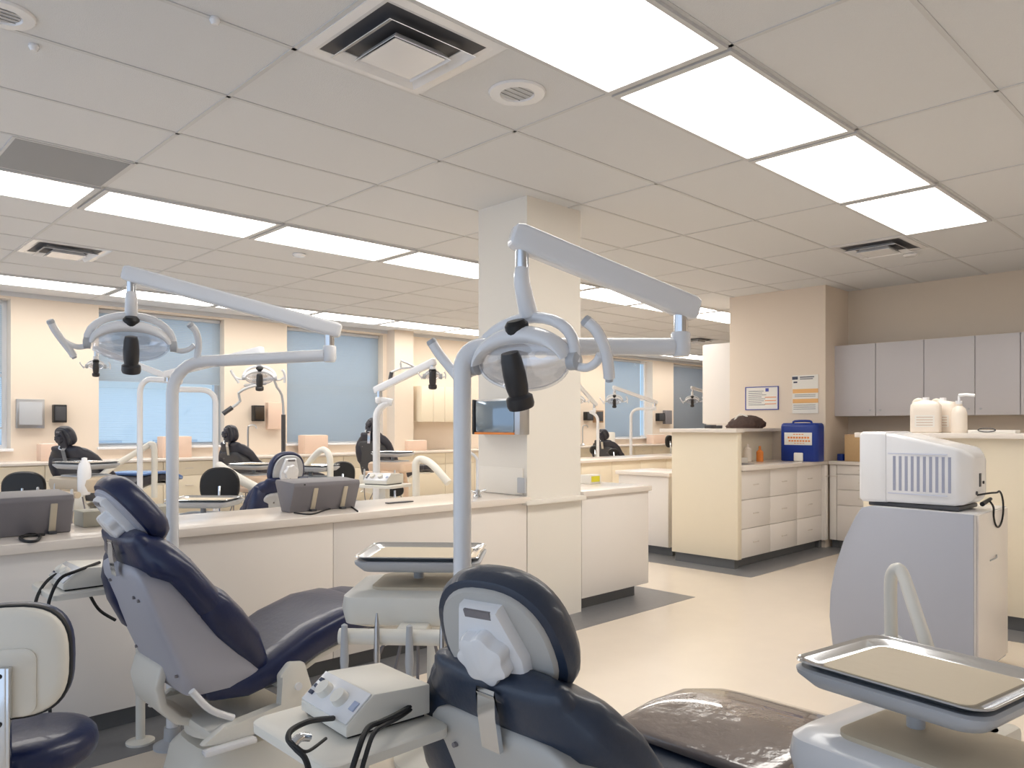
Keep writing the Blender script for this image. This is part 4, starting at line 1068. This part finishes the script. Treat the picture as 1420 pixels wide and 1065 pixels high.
# notices on the pillar
def notice(label, px0, px1, py0, py1, rows, frame=None):
    X = 8.04; a = at(px0, py0, x=X); b = at(px1, py1, x=X)
    y1, y0, z1, z0 = a.y, b.y, a.z, b.z
    t = thing('wall_notice', label, 'notice', (X - 0.001, (y0 + y1) / 2, (z0 + z1) / 2)); hy, hz = (y1 - y0) / 2, (z1 - z0) / 2
    MB().box(-0.006, 0, -hy, hy, -hz, hz).build('sheet', M_pale, t)
    if frame:
        m = MB(); f = 0.008
        m.box(-0.012, 0, -hy - f, hy + f, hz, hz + f).box(-0.012, 0, -hy - f, hy + f, -hz - f, -hz).box(-0.012, 0, -hy - f, -hy, -hz, hz).box(-0.012, 0, hy, hy + f, -hz, hz); m.build('frame', frame, t)
    by = {}
    for u0, u1, v0, v1, mm in rows:
        by.setdefault(mm, MB()).box(-0.0075, -0.0055, hy - 2 * hy * u1, hy - 2 * hy * u0, hz - 2 * hz * v1, hz - 2 * hz * v0)
    for mm, b_ in by.items(): b_.build('print', mm, t)
    return t


lines = [(0.08, 0.08 + 0.4 + 0.25 * random.random(), 0.16 + k * 0.09, 0.18 + k * 0.09, M_ink) for k in range(8)]
notice('small framed notice on the left of the pillar face', 1035, 1079, 538, 567, lines + [(0.6, 0.95, 0.45, 0.48, M_orange), (0.6, 0.95, 0.6, 0.63, M_orange), (0.6, 0.95, 0.75, 0.78, M_orange), (0.62, 0.72, 0.05, 0.2, M_inkb)], M_inkb)
notice('tall white notice with orange bands on the pillar above the blue container', 1099, 1135, 521, 573,
       [(0.0, 0.22, 0.03, 0.11, M_ink), (0.3, 0.85, 0.04, 0.065, M_ink), (0.3, 0.8, 0.09, 0.11, M_ink), (0.05, 0.2, 0.16, 0.2, M_ink), (0.02, 1.0, 0.36, 0.47, M_band), (0.02, 1.0, 0.62, 0.73, M_band)] +
       [(0.1, 0.9, 0.51 + k * 0.04, 0.52 + k * 0.04, M_ink) for k in range(2)] + [(0.05, 0.9, 0.78 + k * 0.05, 0.79 + k * 0.05, M_ink) for k in range(3)])
# carton and small blue thing on the right wall worktop
t = thing('cardboard_box', 'light brown carton on the right wall worktop below the wall cabinets', 'box', (8.22, 3.05, 0.9255))
MB().box(-0.13, 0.14, -0.34, 0.30, 0, 0.28, 0.003).build('box', M_kraft, t)
MB().box(-0.131, 0.141, -0.341, 0.301, 0.272, 0.2815, 0.001).build('lid_edge', mat('carton_lid', (196, 160, 128), 0.8), t)
o = MB().lathe([(0.0, 0), (0.04, 0), (0.042, 0.02), (0.04, 0.07), (0.0, 0.075)]).build('small_cup', M_blue); o.location = (8.2, 3.43, 0.9255); tag(o, 'small dark blue cup between the container and the carton', 'cup')


# grey light boxes on the divider
def light_box(label, px0, px1, zt_, y, px_props, depth=0.16):
    x0, x1 = at(px0, 700, y=y).x, at(px1, 700, y=y).x
    t = thing('light_box', label, 'light box', ((x0 + x1) / 2, y, 0.8405), group='grey tilted boxes on the divider'); h = (x1 - x0) / 2; H = zt_ - 0.84
    m = MB(); m.prism([(0.0, 0.0), (depth * 0.55, 0.0), (depth, H - 0.015), (depth - 0.01, H), (-0.05, H - 0.01), (-0.055, H - 0.03)], -h, h, 'x', 0.005)
    m.build('housing', M_mgrey, t)
    for q, px in enumerate(px_props):
        x = at(px, 700, y=y).x - (x0 + x1) / 2
        MB().prism([(-0.012, 0.0), (-0.002, 0.0), (-0.045, H * 0.75), (-0.055, H * 0.75)], x - 0.013, x + 0.013, 'x', 0.003).build('prop', M_paper, t)
        MB().box(x - 0.016, x + 0.016, -0.03, 0.0, 0, 0.012, 0.003).build('prop_foot', M_dgrey, t)
    MB().cyl((-h + 0.06, -0.058, H - 0.02), (-h + 0.06, -0.045, H - 0.02), 0.004, n=8).build('screw', M_black, t)
    return t


light_box('grey tilted box with two cream props in front of the far navy chair', 401, 492, 1.008, 3.70, (432, 473))
light_box('long dark grey tilted box on the divider at the left edge', -50, 98, 1.015, 3.70, (71,), 0.20)
cable('thin black cable curled on the divider in front of the grey box', [at(408, 711, z=0.844), at(425, 713, z=0.844), at(437, 712, z=0.844), at(452, 707, z=0.844), at(470, 703, z=0.844), at(485, 702, z=0.844), at(496, 709, z=0.844)], 0.004)
cable('small black coil of cable on the divider at the left edge', [at(28, 746, z=0.846), at(40, 741, z=0.846), at(55, 743, z=0.846), at(50, 750, z=0.846), at(34, 750, z=0.846), at(30, 744, z=0.848), at(62, 741, z=0.846)], 0.006)
o = MB().box(-0.09, 0.09, -0.02, 0.02, 0, 0.006, 0.002).build('instrument', M_dgrey); o.location = at(554, 697, z=0.8405); tag(o, 'thin dark instrument lying on the divider near the column', 'instrument')
o = MB().box(-0.12, 0.28, -0.05, 0.10, 0, 0.07, 0.004).build('paper_tray', mat('olive_grey_plastic', (176, 172, 158), 0.6)); o.location = (1.12, 3.86, 0.8405); tag(o, 'low olive grey box on the divider behind the navy headrest', 'box')
# tap left of the column
t = thing('tap', 'slender white tap with chrome base on the divider left of the column', 'tap', tuple(at(662, 690, z=0.8405)))
MB().tube([(0, 0, 0), (0, 0, 0.20), (-0.005, 0.0, 0.25), (-0.04, 0.02, 0.285), (-0.075, 0.04, 0.27)], 0.009, 10, smooth=5).build('spout', M_white, t)
MB().lathe([(0.028, 0), (0.028, 0.01), (0.018, 0.02), (0.018, 0.05), (0.0, 0.051)]).cyl((0.02, 0, 0.035), (0.06, -0.01, 0.045), 0.008).cyl((-0.02, 0, 0.035), (-0.06, 0.01, 0.045), 0.008).build('base', M_chrome, t)
# glass-fronted steel cabinet on the column
t = thing('framed_screen', 'framed glossy grey-blue panel in a steel frame fixed to the left side of the column', 'wall panel', (CX0, 3.50, 1.24))
MB().box(-0.09, -0.001, -0.02, 0.43, 0.0, 0.235, 0.006).build('case', M_steel, t)
MB().box(-0.096, -0.088, 0.03, 0.40, 0.018, 0.222, 0.002).build('glossy_panel', mat('glossy_blue_grey', (140, 156, 170), 0.08, 0.6), t)
MB().box(-0.10, -0.088, 0.41, 0.435, 0.0, 0.235, 0.003).build('black_edge', M_black, t)
MB().box(-0.10, -0.088, 0.03, 0.41, 0.0, 0.014, 0.002).build('orange_edge', M_orange, t)
# yellow labelled carton on the divider right of the column
p = at(843, 672, z=0.8405)
o = MB().box(-0.07, 0.07, -0.05, 0.05, 0, 0.07, 0.003).build('carton', M_pale); o.location = (p.x, 3.93, 0.8405); tag(o, 'small carton with a yellow sticker on the divider right of the column', 'box')
MB().box(-0.05, 0.05, -0.0525, -0.0495, 0.015, 0.06).build('yellow_sticker', M_yellow, o)

# ------------------------------------------------------------------ things on the far wall
def wall_box(name, label, cat, px0, px1, py0, py1, m, depth=0.09, front=None, group=None):
    a = at(px0, py0, y=WY - depth); b = at(px1, py1, y=WY - depth)
    t = thing(name, label, cat, ((a.x + b.x) / 2, WY, b.z), group=group); h = (b.x - a.x) / 2; H = a.z - b.z
    MB().box(-h, h, -depth, -0.001, 0, H, 0.006).build('case', m, t)
    if front: MB().box(-h * 0.82, h * 0.82, -depth - 0.006, -depth + 0.004, H * 0.12, H * 0.9, 0.003).build('front', front, t)
    return t


wall_box('wall_panel', 'steel framed light viewing panel on the wall at the far left', 'wall panel', 23, 62, 553, 594, M_steel, 0.06, M_grey)
wall_box('soap_dispenser', 'black dispenser on the wall right of the viewing panel', 'dispenser', 75, 93, 561, 586, M_black, 0.1, M_dgrey, 'black wall dispensers')
wall_box('soap_dispenser', 'black dispenser on the wall between the two big windows', 'dispenser', 353, 367, 562, 584, M_black, 0.1, mat('brown_tint', (58, 46, 34), 0.3), 'black wall dispensers')
t = wall_box('glove_rack', 'pink and tan glove box rack on the wall beside the dispenser between the windows', 'rack', 372, 391, 558, 595, M_beige, 0.08, None)
o = wall_box('soap_dispenser', 'black dispenser on the wall just right of the column', 'dispenser', 814, 823, 571, 583, M_black, 0.1, M_dgrey, 'black wall dispensers')
o = wall_box('wall_rack', 'tan rack on the wall left of the pale window', 'rack', 826, 837, 569, 586, mat('tan_rack', (160, 130, 100), 0.6), 0.08, M_dgrey)
o = wall_box('soap_dispenser', 'dark dispenser on the wall between the two rightmost windows', 'dispenser', 914, 922, 573, 584, M_black, 0.1, M_dgrey, 'black wall dispensers')
o = wall_box('wall_rack', 'grey rack on the wall beside the rightmost dispenser', 'rack', 923, 932, 569, 588, M_mgrey, 0.08, None)


def wc_box(label, px0, px1, h, y=9.75, m=None, z=0.9005, d=0.2):
    a = at(px0, 630, y=y); b = at(px1, 630, y=y)
    t = thing('carton', label, 'box', ((a.x + b.x) / 2, y, z), group='cartons on the window worktop')
    MB().box(-(b.x - a.x) / 2, (b.x - a.x) / 2, 0, d, 0, h, 0.004).build('box', m or M_beige, t)
    MB().box(-(b.x - a.x) / 2 + 0.02, (b.x - a.x) / 2 - 0.02, 0.02, d - 0.02, h - 0.003, h + 0.006, 0.002).build('lid', M_pale, t)
    return t


wc_box('beige carton on the window worktop left of the leftmost dark chair', 57, 80, 0.19)
wc_box('pinkish carton under the left big window behind the bent poles', 226, 266, 0.26, m=M_beige)
wc_box('pale pink carton standing under the window left of the column', 423, 455, 0.26)
wc_box('pale pink carton on the worktop below the cream wall cabinets', 566, 592, 0.16)
wc_box('cream carton under the pale window right of the column', 842, 853, 0.26, m=M_pale)
wc_box('beige carton on the worktop below the rightmost dispenser', 907, 923, 0.2)
# thin jointed arms hanging on the wall between the windows and left of the wall cabinets
for lab, pl in (('thin jointed arm on the wall left of the small lamp between the windows', ((368, 532), (345, 537), (331, 545), (333, 556), (322, 565), (312, 572))),
                ('thin jointed arm reaching down right of the small lamp between the windows', ((380, 525), (384, 537), (391, 548), (393, 575), (393, 625))),
                ('thin jointed arm on the wall pier left of the cream wall cabinets', ((575, 509), (556, 500), (556, 510), (543, 516), (541, 526)))):
    pts = [at(x, y, y=9.45 + 0.03 * q) for q, (x, y) in enumerate(pl)]
    t = thing('jointed_arm', lab, 'arm', tuple(pts[0]), group='thin jointed arms')
    L = [q - pts[0] for q in pts]
    MB().tube(L, 0.017, 8, smooth=2).build('arm', M_grey, t)
    MB().tube([L[0], (L[0].x, (9.83 if 'pier' in lab else WY) - pts[0].y, L[0].z)], 0.02, 8).build('wall_bracket', M_grey, t)
    MB().tube([L[-2], L[-1] + (L[-1] - L[-2]).normalized() * 0.03], 0.03, 8).build('tip', M_dgrey, t)
# tall thin taps on the window worktop
for px, lab in ((344, 'thin tap on the window worktop right of the second dark chair'), (808, 'thin tap on the window worktop right of the column')):
    p = at(px, 640, y=9.8)
    t = thing('tap', lab, 'tap', (p.x, 9.8, 0.9005), group='thin taps under the windows')
    MB().tube([(0, 0, 0), (0, 0, 0.34), (0.02, -0.02, 0.40), (0.07, -0.05, 0.40), (0.09, -0.06, 0.36)], 0.012, 8, smooth=5).build('spout', M_steel, t)
    MB().lathe([(0.05, 0), (0.05, 0.02), (0.02, 0.05), (0, 0.051)]).build('base', M_steel, t)
# sunlit wing post at the right edge of the picture
struct('trim_8', MB().box(2.68, 2.74, 0.06, 0.12, 0, 2.02, 0.01), M_lamc, 'pale upright at the right edge of the picture') if False else None
